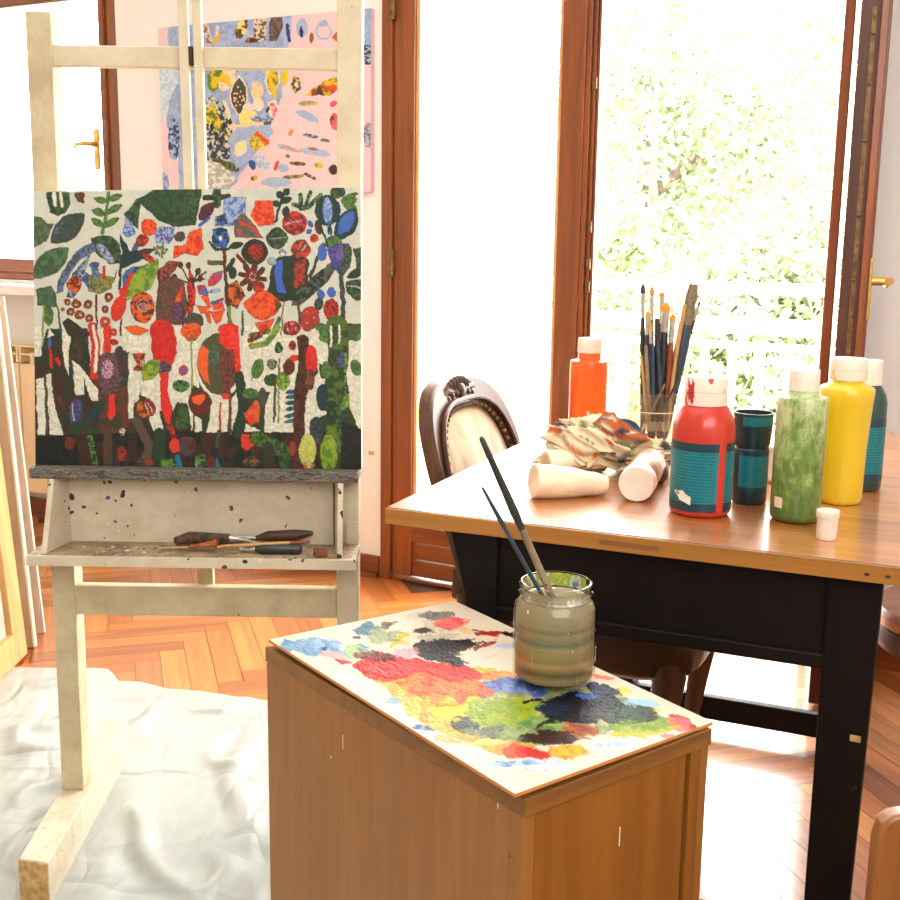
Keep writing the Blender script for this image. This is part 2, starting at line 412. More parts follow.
def gridmesh(name, P, mat, cols, parent=None, thick=0.0, origin=None, smooth=True, backvec=None):
    """P: (h,w,3) points of a painted surface; thick closes it into a slab along backvec"""
    h, w = P.shape[:2]; idx = np.arange(h * w).reshape(h, w)
    V = P.reshape(-1, 3); fs = np.stack([idx[:-1, :-1], idx[:-1, 1:], idx[1:, 1:], idx[1:, :-1]], -1).reshape(-1, 4)
    F = [tuple(f) for f in fs.tolist()]; Cc = cols.reshape(-1, 3)
    if backvec is not None:
        rim = list(idx[0, :]) + list(idx[1:, -1]) + list(idx[-1, -2::-1]) + list(idx[-2:0:-1, 0])
        b = len(V); V = np.concatenate([V, V[rim], V[rim] + np.array(backvec)]); k = len(rim)
        side = np.tile(cols.edge if hasattr(cols, 'edge') else lin((228, 220, 200)), (2 * k, 1)); Cc = np.concatenate([Cc, side])
        F += [(b + i, b + (i + 1) % k, b + k + (i + 1) % k, b + k + i) for i in range(k)]
        F.append(tuple(range(b + 2 * k - 1, b + k - 1, -1)))
    me = bpy.data.meshes.new(name); o = bpy.data.objects.new(name, me)
    if origin is not None: V = V - np.array(origin); o.location = tuple(map(float, origin))
    me.from_pydata(V.tolist(), [], F); me.materials.append(mat)
    if smooth:
        me.polygons.foreach_set('use_smooth', [True] * len(me.polygons)); me.set_sharp_from_angle(angle=math.radians(50))
    COL.objects.link(o); setcol(o, Cc)
    if parent is not None:
        o.parent = parent; o.location = tuple(Vector(o.location) - parent.location)
    return o

# ================================================================== THE ROOM
def room(mb, name, mat, kind='structure', **kw):
    o = mb.build(name, mat, **kw); o.location = tuple(map(float, ORG)); o.rotation_euler = (0, 0, -WB)
    if kind: o['kind'] = kind
    return o
def roomempty(name, loc=(0, 0, 0)):
    o = bpy.data.objects.new(name, None); COL.objects.link(o); p = RW(*loc)
    o.location = tuple(map(float, p)); o.rotation_euler = (0, 0, -WB); o['kind'] = 'structure'
    return o
W0, W1, DB, HC = -2.35, 4.0, -5.6, 2.85
PA, PB_ = wz(817, 385)[0], wz(827.5, 385)[0]; HW = wz(848, 356, -.02)[0]
DL, DR, DT = -0.005, HW + .04, 2.42       # door opening
WL, WR, WBOT, WT = -2.2, -1.17, 0.98, 2.12   # window opening
m = MB()
for a in ((W0 - .2, WL, 0, HC), (WL, WR, 0, WBOT), (WL, WR, WT, HC), (WR, DL, 0, HC), (DL, DR, DT, HC), (DR, W1 + .2, 0, HC)):
    m.box(a[0], a[1], 0, 0.28, a[2], a[3])
room(m, 'wall_back', M['wall'])
room(MB().box(W0 - .2, W0, DB, 0, 0, HC), 'wall_left', M['wall'])
room(MB().box(W1, W1 + .2, DB, 0, 0, HC), 'wall_right', M['wall'])
room(MB().box(W0 - .2, W1 + .2, DB - .2, DB, 0, HC), 'wall_front', M['wall'])
room(MB().box(W0 - .2, W1 + .2, DB - .2, 0.28, HC, HC + .2), 'ceiling', M['ceiling'])
# floor: herringbone parquet, every plank its own face with its own tone
t = NT('herringbone_parquet')
a = t.add('ShaderNodeVertexColor', layer_name='paint')
uvn = t.add('ShaderNodeUVMap'); mp = t.add('ShaderNodeMapping'); mp.inputs['Scale'].default_value = (2.5, 40, 1); t.link(uvn.outputs[0], mp.inputs[0])
g = t.noise(mp.outputs[0], 1.0, 5, 0.6, 0.5)
dirt = t.noise(t.coords(), 5.0, 6, 0.75)
c1 = t.mix(t.ramp(g, [(0.3, BLK), (0.7, WHT)]), (0.62, 0.62, 0.62, 1), (1.15, 1.15, 1.15, 1))
mu = t.add('ShaderNodeMix', data_type='RGBA', blend_type='MULTIPLY'); mu.inputs[0].default_value = 1; t.link(a.outputs[0], mu.inputs[6]); t.link(c1, mu.inputs[7])
t.base(t.mix(t.ramp(dirt, [(0.66, BLK), (0.8, (0.35, 0.35, 0.35))]), mu.outputs[2], L4((120, 84, 60))))
t.p(Coat_Weight=1.0, Coat_Roughness=0.16, Roughness=0.42, Coat_IOR=1.6)
t.bump(g, 0.08, 0.001)
PL, PW, GAP = 0.42, 0.07, 0.0009
ang = -WB + math.radians(45) - math.radians(0)
ca, sa = math.cos(ang), math.sin(ang)
vs, fs, cs, uvs = [], [], [], []
tones = [(196, 112, 40), (182, 100, 34), (204, 124, 48), (168, 90, 28), (192, 106, 36), (208, 130, 52)]
for i in range(-110, 110):
    for j in range(-16, 17):
        ox, oy = i * PW + j * PL, i * PW - j * PL
        for (x0, x1, y0, y1, hor) in ((ox, ox + PL, oy, oy + PW, 1), (ox + PL, ox + PL + PW, oy + PW - PL, oy + PW, 0)):
            cx, cy = (x0 + x1) / 2, (y0 + y1) / 2
            wx, wy = cx * ca - cy * sa + 0.4, cx * sa + cy * ca + 2.2
            loc = (np.array([wx, wy, 0]) - ORG); w_, d_ = loc @ U, loc @ N
            if w_ < W0 - .05 or w_ > W1 or d_ > 0.05 or d_ < -4.6: continue
            b = len(vs)
            for (x, y) in ((x0 + GAP, y0 + GAP), (x1 - GAP, y0 + GAP), (x1 - GAP, y1 - GAP), (x0 + GAP, y1 - GAP)):
                vs.append((x * ca - y * sa + 0.4, x * sa + y * ca + 2.2, 0.0))
            fs.append((b, b + 1, b + 2, b + 3)); cs += [lin(random.choice(tones)) * random.uniform(0.82, 1.12)] * 4
            ru = random.uniform(0, 50)
            uvs += [(ru, ru), (ru + PL, ru), (ru + PL, ru + PW), (ru, ru + PW)] if hor else [(ru, ru), (ru, ru + PW), (ru + PL, ru + PW), (ru + PL, ru)]
b = len(vs)
for w_, d_ in ((W0, DB), (W1, DB), (W1, 0.28), (W0, 0.28)): vs.append(tuple(RW(w_, d_, -0.0025)))
fs.append((b, b + 1, b + 2, b + 3)); cs += [lin((70, 42, 24))] * 4; uvs += [(0, 0)] * 4
me = bpy.data.meshes.new('floor'); me.from_pydata(vs, [], fs); me.materials.append(t.m)
ul = me.uv_layers.new(name='UVMap'); ul.data.foreach_set('uv', np.array(uvs, np.float32).ravel())
fl = bpy.data.objects.new('floor', me); COL.objects.link(fl); fl['kind'] = 'structure'; setcol(fl, np.array(cs))

m = MB().box(-2.3, -0.012, -0.016, 0, 0, 0.075).box(-2.3, -0.012, -0.03, -0.016, 0, 0.018)
room(m, 'baseboard_back', M['brownwood_h'])
room(MB().box(DR + .01, 3.9, -0.016, 0, 0, 0.075), 'baseboard_right', M['brownwood_h'])

# ---- french door: fixed frame, closed left leaf, right leaf swung into the room
door = roomempty('door_1')
M['beadwood'] = wood('lit_glazing_bead', (206, 150, 96), (226, 178, 126), 2, 1, 0.4, 0.05)  # light falling on the bead is put into its colour as paler wood
m = MB().box(-0.005, 0.035, -0.012, 0.09, 0, DT).box(PA, PB_, 0.0, 0.05, 0, DT).box(HW - .02, DR, -0.012, 0.09, 0, DT).box(-0.005, DR, -0.012, 0.09, DT - .05, DT)
m.box(0.035, DR - .06, 0.0, 0.12, 0, 0.012)
m.build('door_frame', M['brownwood'], door, bevel=0.004)
def leaf_geo(x0, x1, side):
    """stiles and rails of one leaf in its own plane, x from hinge to lock side"""
    fr = MB().box(x0, x0 + .075, 0.0, 0.05, 0.02, 2.36).box(x1 - .075, x1, 0.0, 0.05, 0.02, 2.36)
    fr.box(x0 + .075, x1 - .075, 0.0, 0.05, 2.27, 2.36)
    pn = MB()
    for k in range(3): pn.box(x0 + .075, x1 - .075, 0.008 if k < 2 else 0.0, 0.044, 0.02 + k * 0.062, 0.02 + k * 0.062 + 0.058)
    bead = MB().box(x0 + .075, x0 + .089, 0.01, 0.05, 0.206, 2.27).box(x1 - .089, x1 - .075, 0.01, 0.05, 0.206, 2.27).box(x0 + .089, x1 - .089, 0.01, 0.05, 0.2, 0.214)
    gl = MB().box(x0 + .089, x1 - .089, 0.024, 0.028, 0.214, 2.27)
    return fr, pn, bead, gl
lf = bpy.data.objects.new('left_leaf', None); COL.objects.link(lf); lf.parent = door
def kid(mb, name, mat, par, **kw):
    o = mb.build(name, mat, **kw); o.parent = par; return o
fr, pn, bead, gl = leaf_geo(0.038, 0.70, 1)
fr.box(0.70, 0.716, 0.006, 0.05, 0.02, 2.36).box(0.716, 0.722, 0.018, 0.05, 0.02, 2.36).box(0.722, 0.731, 0.012, 0.05, 0.02, 2.36).box(0.731, 0.734, 0.022, 0.05, 0.02, 2.36).box(0.734, 0.742, 0.014, 0.05, 0.02, 2.36)
kid(fr, 'leaf_frame', M['brownwood'], lf, bevel=0.003)
kid(pn, 'lower_panel', M['brownwood_h'], lf, bevel=0.004)
kid(bead, 'glazing_bead', M['beadwood'], lf, bevel=0.002)
kid(gl, 'glass_pane', M['hazyglass'], lf)
for z in (1.05, 1.86): kid(MB().box(0.03, 0.046, -0.022, -0.004, z, z + .085), 'hinge', M['oldbrass'], lf, bevel=0.003)
for z in (1.02, 1.09, 1.2, 1.62): kid(MB().box(0.722, 0.736, 0.004, 0.014, z, z + .035), 'catch', M['oldbrass'], lf, bevel=0.002)
# open right leaf
hinge_w = HW
hp = RW(hinge_w, -0.03, 0)
tgt = ray(848, 356); tgt = tgt[:2] / np.linalg.norm(tgt[:2])
_fe = onz(808, 703, 0.02); LW = float(np.hypot(*(_fe[:2] - hp[:2])))
bq = -2 * (hp[:2] @ tgt); cq = hp[:2] @ hp[:2] - LW ** 2
tt = (-bq - math.sqrt(max(0, bq * bq - 4 * cq))) / 2
end = tgt * tt; dv = (end - hp[:2]) / LW
rz = math.atan2(dv[1], dv[0])
rl = bpy.data.objects.new('right_leaf', None); COL.objects.link(rl); rl.parent = door
loc = np.array([hp[0] + dv[1] * .031, hp[1] - dv[0] * .031, 0]) - ORG
rl.location = (float(loc @ U), float(loc @ N), 0); rl.rotation_euler = (0, 0, rz + WB)
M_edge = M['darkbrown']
def leaf_flip(mb):   # thickness towards local -y keeps the outer face on the camera's left
    mb.v = [(x, -y, z) for x, y, z in mb.v]; return mb
fr, pn, bead, gl = leaf_geo(0.0, LW, -1)
for mb_ in (fr, pn, bead, gl): mb_.v = [(x, y * 1.25, z) for x, y, z in mb_.v]
kid(MB().box(LW, LW + .010, 0.045, 0.0625, 0.02, 2.36), 'rebate', M['brownwood'], rl, bevel=0.002)
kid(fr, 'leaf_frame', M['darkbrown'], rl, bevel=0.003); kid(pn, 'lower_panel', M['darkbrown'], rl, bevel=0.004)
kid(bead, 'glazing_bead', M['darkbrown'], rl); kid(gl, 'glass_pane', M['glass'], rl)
m = MB().box(LW, LW + .003, 0.025, 0.036, 0.4, 1.72)
ls = kid(m, 'lock_strip', M['oldbrass'], rl)
m = MB()
for z in (1.70, 1.66, 1.55, 1.42, 1.25, 1.1): m = MB().ball((LW + .004, 0.031, z), (0.003, 0.005, 0.005), 10, 6); kid(m, 'screw', M['oldbrass'], rl, smooth=True)
def lever(par, sx, y0, x, z, length, side):
    """lock plate and lever handle standing off a leaf face; side = +-1 out of the face"""
    kid(MB().box(x - .013, x + .013, min(y0, y0 + side * .010), max(y0, y0 + side * .010), z - .075, z + .075), 'handle_plate', M['brass'], par, bevel=0.003)
    mb_ = MB().tube([(x, y0, z + .02), (x, y0 + side * .035, z + .02), (x + sx * .02, y0 + side * .052, z + .02), (x + sx * length * .8, y0 + side * .05, z + .018), (x + sx * length, y0 + side * .045, z + .006)], [.011, .010, .009, .008, .007], 12)
    kid(mb_, 'lever_handle', M['brass'], par, smooth=True)
# ---- left window over the radiator
win = roomempty('window_1')
FW = .05
m = MB().box(WL, WL + FW, 0.0, 0.08, WBOT, WT).box(WR - FW, WR, 0.0, 0.08, WBOT, WT).box(WL + FW, WR - FW, 0.0, 0.08, WT - .03, WT).box(WL + FW, WR - FW, 0.0, 0.08, WBOT, WBOT + .03)
m.build('window_frame', M['brownwood'], win, bevel=0.004)
sx0, sx1 = WL + FW, WR - FW
m = MB().box(sx0, sx0 + .05, -.01, .04, WBOT + .03, WT - .03).box(sx1 - .03, sx1, -.01, .04, WBOT + .03, WT - .03).box(sx0 + .05, sx1 - .03, -.01, .04, WT - .09, WT - .03).box(sx0 + .05, sx1 - .03, -.01, .04, WBOT + .03, WBOT + .085)
m.build('window_sash', M['brownwood_h'], win, bevel=0.004)
MB().box(sx0 + .05, sx1 - .03, .012, .016, WBOT + .085, WT - .09).build('glass_pane', M['glass'], win)
w_h, z_h = wz(100, 150)
lever(win, -1, -.01, w_h, z_h, .075, -1)
room(MB().box(WL - .06, WR + .03, -0.16, 0.0, 0.93, 0.968), 'trim_1', M['wall'], bevel=0.004)
# ---- radiator under the window
rad = thing('radiator', RW(-1.7, -.07, 0.13), 'cream enamelled column radiator under the left window', 'radiator', rz=-WB)
def loc_room(par, mb):    # room coordinates -> parent's local
    c = par.location
    q = np.array([c[0], c[1], c[2]]) - ORG; w_, d_ = q @ U, q @ N
    mb.v = [(x - w_, y - d_, z - c[2]) for x, y, z in mb.v]; return mb
for k in range(7):
    x = -2.16 + k * .128
    mb_ = MB().box(x, x + .122, -.112, -.104, .13, .655).box(x + .05, x + .072, -.104, -.03, .15, .70).box(x, x + .122, -.03, -.024, .13, .70)
    kid(loc_room(rad, mb_), 'radiator_column', M['radiator'], rad, bevel=0.004)
mb_ = MB()
for k in range(7):
    x = -2.16 + k * .128
    mb_.box(x, x + .122, -.112, -.03, .722, .73).box(x + .0, x + .01, -.112, -.03, .66, .722).box(x + .112, x + .122, -.112, -.03, .66, .722).box(x, x + .122, -.112, -.108, .69, .697)
kid(loc_room(rad, mb_), 'top_grille', M['radiator'], rad)
for x in (-2.1, -1.4): kid(loc_room(rad, MB().box(x, x + .04, -.09, -.03, 0, .15)), 'support', M['radiator'], rad)

# ================================================================== OUTSIDE
room(MB().box(-3, 5, 0.28, 1.75, -0.25, -0.03), 'balcony_floor', M['balcony'])
t = NT('garden_ground'); t.base(t.ramp(t.noise(t.coords(), 0.8, 5), [(0.3, (92, 104, 66)), (0.7, (130, 134, 96))])); t.p(Roughness=1)
room(MB().box(-30, 30, 0.3, 60, -3.3, -3.2), 'ground', t.m)
RD = 1.55
rail = thing('balcony_railing', RW(1.0, RD, 0), 'white metal balcony railing with level rails and balusters outside the door', 'railing', rz=-WB)
def zr(y0, y1, x=700): return wz(x, y1, RD)[1], wz(x, y0, RD)[1]
zs = [zr(281, 292), zr(316, 331), zr(340, 346)]
for k, (a_, b_) in enumerate(zs):
    kid(loc_room(rail, MB().box(-2.8, 4.8, RD - .03, RD + .03, a_, b_)), 'rail', M['balcony'], rail)
kid(loc_room(rail, MB().box(-2.8, 4.8, RD - .02, RD + .02, 0.06, 0.1)), 'rail', M['balcony'], rail)
w0_ = wz(624, 400, RD)[0]; w1_ = wz(649.5, 400, RD)[0]; stp = (w1_ - w0_)
k = math.ceil((-2.6 - w0_) / stp)
while w0_ + k * stp < 4.7:
    x = w0_ + k * stp
    kid(loc_room(rail, MB().box(x - .016, x + .016, RD - .012, RD + .012, -0.03, zs[2][0])), 'baluster', M['balcony'], rail); k += 1
# garden chair of white lattice behind the left leaf
gc = thing('garden_bench', RW(-.12, 1.0, -0.03), 'white lattice garden bench on the balcony behind the left door pane', 'bench', rz=-WB)
mb_ = MB().box(-.62, .62, -.02, .02, .80, .85).box(-.62, .62, -.02, .02, .46, .50).box(-.62, -.58, -.02, .02, 0, .85).box(.58, .62, -.02, .02, 0, .85)
for k in range(7):
    x = -.56 + k * .165
    mb_.beam((x, 0, .50), (x + .13, 0, .80), .018, .018).beam((x + .13, 0, .50), (x, 0, .80), .018, .018)
kid(mb_, 'backrest', M['balcony'], gc)
kid(MB().box(-.62, .62, -.42, -.02, .40, .43), 'seat', M['balcony'], gc)
for x in (-.58, .58): kid(MB().box(x - .02, x + .02, -.42, -.38, 0, .62), 'leg', M['balcony'], gc)
# trees
def leafmat(name, c1, c2):
    t = NT(name); t.base(t.ramp(t.noise(t.coords(), 3.5, 3), [(0.35, c1), (0.65, c2)])); t.p(Roughness=0.8)
    t.b.inputs['Specular IOR Level'].default_value = 0.1
    return t.m
LM = [leafmat('pale_green_leaves', (128, 138, 104), (150, 156, 126)), leafmat('grey_green_leaves', (134, 140, 124), (150, 154, 140)), leafmat('bright_green_leaves', (122, 136, 92), (144, 154, 112))]
BARK = plain('grey_bark', (116, 98, 88), 0.9, 0.15, 6, 0.5)
def tree(w, d, zc, rx, rz_, n, mi, label, seed, sz=.05, branch=None):
    rg = random.Random(seed); c = RW(w, d, -3.2)
    o = thing('garden_tree', c, label, 'tree', 'trees beyond the balcony')
    cl = [(rg.gauss(0, .45) * rx, rg.gauss(0, .45) * rx, rg.uniform(-1, 1) * rz_, rg.uniform(.3, .7)) for _ in range(34)]
    mb_ = MB()
    for _ in range(n):
        q = rg.choice(cl); v = Vector((rg.gauss(0, 1), rg.gauss(0, 1), rg.gauss(0, 1))).normalized() * (rg.random() ** .4) * q[3] * rx * .75
        p = Vector(c) + Vector((q[0], q[1], zc + 3.2 + q[2])) + v
        a = Vector((rg.gauss(0, 1), rg.gauss(0, 1), rg.gauss(0, 1))).normalized(); b_ = a.cross(Vector((rg.gauss(0, 1), rg.gauss(0, 1), rg.gauss(0, 1)))).normalized()
        s_ = sz * rg.uniform(.6, 1.4)
        mb_.raw([p - a * s_, p + b_ * s_ * .45, p + a * s_, p - b_ * s_ * .45], [(0, 1, 2, 3)])
    mb_.build('crown', LM[mi], o)
    mb_ = MB().tube([tuple(c), tuple(c + np.array([.1, 0, 1.8])), tuple(c + np.array([-.05, .1, zc + 3.2]))], [.16, .13, .06], 10)
    for _ in range(6):
        q = rg.choice(cl); s0 = c + np.array([0, 0, rg.uniform(1.8, zc + 3)])
        mb_.tube([tuple(s0), tuple(s0 + np.array([q[0] * .5, q[1] * .5, .5])), tuple(c + np.array([q[0], q[1], zc + 3.2 + q[2]]))], [.06, .045, .015], 7)
    mb_.build('trunk', BARK, o, smooth=True)
def wpx(x, d): return wz(x, 230, d)[0]
def zpy(y, d): return wz(700, y, d)[1]
tree(wpx(655, 6.0), 6.0, zpy(150, 6.0), 1.5, 1.2, 11000, 0, 'loose pale green tree in the left half of the open doorway', 3)
tree(wpx(795, 7.6), 7.6, zpy(200, 7.6), 1.6, 1.5, 8000, 2, 'bright green bushy tree at the right of the open doorway', 5)
tree(wpx(500, 9.0), 9.0, zpy(260, 9.0), 1.9, 1.1, 5000, 1, 'greyish tree beyond the hazy left door pane', 9)
tree(wpx(680, 4.0), 4.0, zpy(330, 4.0), 1.0, 0.8, 6000, 2, 'low green shrub-like tree below the balcony rails', 12, .05)
tree(wpx(800, 4.6), 4.6, zpy(340, 4.6), 0.9, 0.8, 5000, 0, 'low pale tree below the balcony rails, further right', 15, .05)

lever(rl, -1, .0625, LW - .045, float(aty(871, 290, end[1])[2]), .09, 1)

# ================================================================== TABLE
TH = 0.76
TA = onz(386, 507, TH); TB = onz(900, 566.7, TH)
t_ang = math.atan2(TB[1] - TA[1], TB[0] - TA[0])
TU = np.array([math.cos(t_ang), math.sin(t_ang), 0]); TV = np.array([-math.sin(t_ang), math.cos(t_ang), 0])
def T(x, y, z=TH): return TA + TU * x + TV * y + np.array([0, 0, z - TH])
def tl(p):   # world -> table local
    q = np.array(p) - TA; return float(q @ TU), float(q @ TV)
TWID, TDEP = 1.02, tl(onz(605, 412, TH))[1]
table = thing('wooden_table', T(0, 0, 0), 'wooden table with a varnished plank top on a black painted base', 'table', rz=t_ang)
t = NT('varnished_plank_top')
v = t.coords((1.8, 26, 26)); n1 = t.noise(v, 1.0, 5, 0.65, 0.7); n3 = t.noise(t.coords((3, 6, 3)), 1.0, 4, 0.6)
sep = t.add('ShaderNodeSeparateXYZ'); tc = t.add('ShaderNodeTexCoord'); t.link(tc.outputs['Object'], sep.inputs[0])
brd = t.math('FLOOR', t.math('MULTIPLY', sep.outputs[1], 7.5)); wn = t.add('ShaderNodeTexWhiteNoise', noise_dimensions='1D'); t.link(brd, wn.inputs['W'])
f = t.math('ADD', t.math('MULTIPLY', n1, 0.55), t.math('ADD', t.math('MULTIPLY', n3, 0.3), t.math('MULTIPLY', wn.outputs[0], 0.15)))
c = t.ramp(f, [(0.3, (140, 80, 36)), (0.5, (178, 110, 54)), (0.68, (206, 140, 78))])
st = t.ramp(t.noise(t.coords(), 6, 7, 0.75), [(0.60, BLK), (0.72, (0.6, 0.6, 0.6))])
c = t.mix(st, c, L4((132, 84, 50)))
seam = t.math('LESS_THAN', t.math('FRACT', t.math('MULTIPLY', sep.outputs[1], 7.5)), 0.012)
t.base(t.mix(seam, c, L4((70, 40, 20)))); t.p(Roughness=0.33, Coat_Weight=0.9, Coat_Roughness=0.13, Coat_IOR=1.6)
t.bump(n1, 0.12, 0.001)
TT = 0.026
M['tabletop'] = t.m
top = MB().box(0, TWID, 0, TDEP, TH - TT, TH)
kid(top, 'tabletop', M['tabletop'], table, bevel=0.002)
kid(MB().box(0.0, TWID, -0.004, -0.0002, TH - TT - .0005, TH - .001), 'edge_strip', M['tableedge'], table, bevel=0.001)
x0, _ = tl(onz(598, 540, TH - .01)); x1, _ = tl(onz(657, 548, TH - .01))
kid(MB().box(x0, x1, -.0052, -.003, TH - .018, TH - .010), 'wood_patch', wood('patch_wood', (120, 74, 36), (156, 100, 52), 0), table, bevel=0.0005)
m = MB()
for px_, py_ in ((867, 573), (888, 576)):
    q = tl(onz(px_, py_, TH - .012)); m.ball((q[0], -.0045, TH - .015), (.004, .0012, .0022), 10, 6)
kid(m, 'knot', M['knot_and_shade'], table, smooth=True)
# legs and apron in table-local coordinates
LXL = tl(onz(441, 529, TH - TT))[0]; LXR = tl(onz(884, 577, TH - TT))[0]; LXM = tl(onz(828, 571, TH - TT))[0]
LIN = 0.035
legw = LXR - LXM
zt = TH - TT
def taper(xa, xb, ya, yb, xa2, xb2, ya2, yb2):
    return MB().hexa([(xa2, ya2, 0), (xb2, ya2, 0), (xb2, yb2, 0), (xa2, yb2, 0), (xa, ya, zt), (xb, ya, zt), (xb, yb, zt), (xa, yb, zt)])
for (a_, b_, y_) in ((LXM, LXR, LIN), (LXM, LXR, TDEP - LIN - legw)):
    if y_ > .3: a_ -= .06; b_ -= .06
    kid(taper(a_, b_, y_, y_ + legw, a_ + .002, b_ - .012, y_ + .004, y_ + legw - .01), 'leg', M['black'], table, bevel=0.003)
for y_ in (LIN, TDEP - LIN - legw):
    mb_ = MB().prism([(LXL, y_, zt), (LXL + .03, y_, zt - .12), (LXL + .034, y_, 0), (LXL + .075, y_, 0), (LXL + .085, y_, zt)], (0, legw, 0))
    kid(mb_, 'leg', M['black'], table, bevel=0.003)
AZ = float(aty(700, 645, T(tl(onz(700, 556, TH))[0], LIN)[1])[2])
kid(MB().box(LXL + .04, LXM + .01, LIN + .008, LIN + .03, AZ, zt), 'apron', M['black'], table, bevel=0.002)
kid(MB().box(LXL + .04, LXM + .01, TDEP - LIN - .03, TDEP - LIN - .008, AZ + .03, zt), 'apron', M['black'], table)
kid(MB().box(LXR - .075, LXR - .052, LIN + legw, TDEP - LIN - legw, AZ + .03, zt), 'apron', M['black'], table)
kid(MB().box(LXL + .035, LXL + .055, LIN + legw, TDEP - LIN - legw, AZ + .12, zt), 'apron', M['black'], table)
kid(MB().box(LXL + .06, LXM + .01, LIN + .002, LIN + .012, AZ - .012, AZ + .012), 'moulding', M['black'], table, bevel=0.004)
YS = TDEP - LIN - legw / 2
sy = YS
wyy = T(LXM * .8, sy)[1]
sz_top = float(aty(770, 708, wyy)[2]); sz_bot = float(aty(770, 731, wyy)[2])
kid(MB().box(LXL + .05, LXM + .02, sy - .012, sy + .012, sz_bot, sz_top), 'stretcher', M['black'], table, bevel=0.003)

pc = T((LXM + LXR) / 2, LIN, 0); zc2 = float(aty(856, 737, pc[1])[2]); xc2 = tl(aty(856, 737, pc[1]))[0]
kid(MB().box(xc2 - .008, xc2 + .007, LIN - .0015, LIN + .012, zc2 - .004, zc2 + .005), 'paint_chip', M['endgrain'], table)

# ================================================================== CARVED CHAIR (left end of the table)
def louis_chair(x, y, rz):
    o = thing('carved_chair', (x, y, 0), 'carved dark wood chair with beige nail-trimmed back tucked under the table end', 'chair', rz=rz)
    # local: +x is where the chair faces, y across; back stands at x=0
    W, ZB, ZT, REC = 0.235, 0.50, 0.880, 0.15
    def outline(w, zb, zt_, n=28):
        pts = []
        for i in range(n + 1):
            a = math.pi * i / n
            c_, s_ = math.cos(a), math.sin(a)
            yy = w * (1 if c_ > 0 else -1) * abs(c_) ** 0.66
            zz = zt_ - (0.20) + 0.20 * abs(s_) ** 0.80
            pts.append((yy, zz))
        return [(w * .90, zb)] + pts + [(-w * .90, zb)]
    def bx_(y_, z_): return -REC * (z_ - 0.45) / 0.48 - 0.02 * (1 - (y_ / W) ** 2)
    outp = outline(W, ZB - .06, ZT); inn = outline(W - .048, ZB, ZT - .062)
    mb_ = MB(); n = len(outp)
    V = []
    for (p, q) in ((outp, 0.0), (outp, 0.034), (inn, 0.034), (inn, 0.0)):
        V += [(bx_(a[0], a[1]) + q - .017, a[0], a[1]) for a in p]
    Fq = []
    for i in range(n - 1):
        for k in range(4):
            k2 = (k + 1) % 4
            Fq.append((k * n + i, k * n + i + 1, k2 * n + i + 1, k2 * n + i))
    mb_.raw(V, Fq + [(0, n, 2 * n, 3 * n), (n - 1, 4 * n - 1, 3 * n - 1, 2 * n - 1)])
    mb_.box(-.05, -.008, -W * .9, W * .9, ZB - .06, ZB + .01)
    kid(mb_, 'back_frame', wood('polished_walnut', (56, 33, 21), (92, 58, 36), 2, 1, 0.5, 0.05, 0.1), o, smooth=True, bevel=0.006, angle=40)
    bpy.data.materials['polished_walnut'].node_tree.nodes['Principled BSDF'].inputs['Specular IOR Level'].default_value = .22
    # raised bead round the inner edge
    mb_ = MB()
    mb_.tube([(bx_(a[0], a[1]) + .02, a[0] * 1.10, a[1] + .016 * (1 if a[1] > ZB + .1 else 0)) for a in inn], .006, 8)
    kid(mb_, 'moulding', bpy.data.materials['polished_walnut'], o, smooth=True)
    # upholstery pad
    mb_ = MB(); G = 16; Vp = []; cen = (0, (ZB + ZT - .062) / 2)
    for r in range(G + 1):
        s_ = r / G
        for a in inn:
            yy = a[0] * s_; zz = cen[1] + (a[1] - cen[1]) * s_
            Vp.append((bx_(yy, zz) + .006 + .022 * (1 - s_ ** 3), yy, zz))
    L_ = len(inn); Fp = [(r * L_ + i, r * L_ + (i + 1) % L_, (r + 1) * L_ + (i + 1) % L_, (r + 1) * L_ + i) for r in range(G) for i in range(L_)]
    mb_.raw(Vp, Fp)
    back = [(p[0] - .03, p[1], p[2]) for p in Vp[-L_:]]; mb_.raw(back, [tuple(range(L_))])
    t = NT('worn_beige_velvet'); n_ = t.noise(t.coords((9, 9, 2.2)), 1.0, 4, .6, .5)
    t.base(t.ramp(n_, [(0.34, (128, 96, 62)), (0.55, (196, 164, 120)), (0.7, (222, 196, 156))])); t.p(Roughness=.85, Sheen_Weight=.4)
    kid(mb_, 'backrest_pad', t.m, o, smooth=True, angle=80)
    mb_ = MB()
    tot = []
    for a, b in zip(inn, inn[1:]):
        l = math.hypot(b[0] - a[0], b[1] - a[1]); k = max(1, int(l / .0125))
        for j in range(k): tot.append((a[0] + (b[0] - a[0]) * j / k, a[1] + (b[1] - a[1]) * j / k))
    for yy, zz in tot: mb_.ball((bx_(yy, zz) + .018, yy * 1.0, zz), .0058, 8, 5)
    kid(mb_, 'nail_trim', M['oldbrass'], o, smooth=True)
    mb_ = MB(); rg = random.Random(4)
    for k in range(-4, 5):      # carved crest of leaves
        yy = k * .015; zz = ZT - .018 + .018 * math.cos(k / 4 * 1.4)
        mb_.ball((bx_(0, ZT) + .022, yy, zz - .012), (.010, .008, .017), 10, 7)
        mb_.ball((bx_(0, ZT) + .026, yy * 1.5, zz - .032), (.009, .010, .010), 10, 7)
    for s_ in (-1, 1):
        mb_.tube([(bx_(0, ZT) + .02, s_ * .02, ZT - .03), (bx_(0, ZT) + .024, s_ * .07, ZT - .022), (bx_(0, ZT) + .02, s_ * .115, ZT - .045)], [.010, .009, .004], 8)
    mb_.ball((bx_(0, ZT) + .028, 0, ZT - .028), (.012, .02, .018), 12, 8)
    kid(mb_, 'carved_crest', bpy.data.materials['polished_walnut'], o, smooth=True)
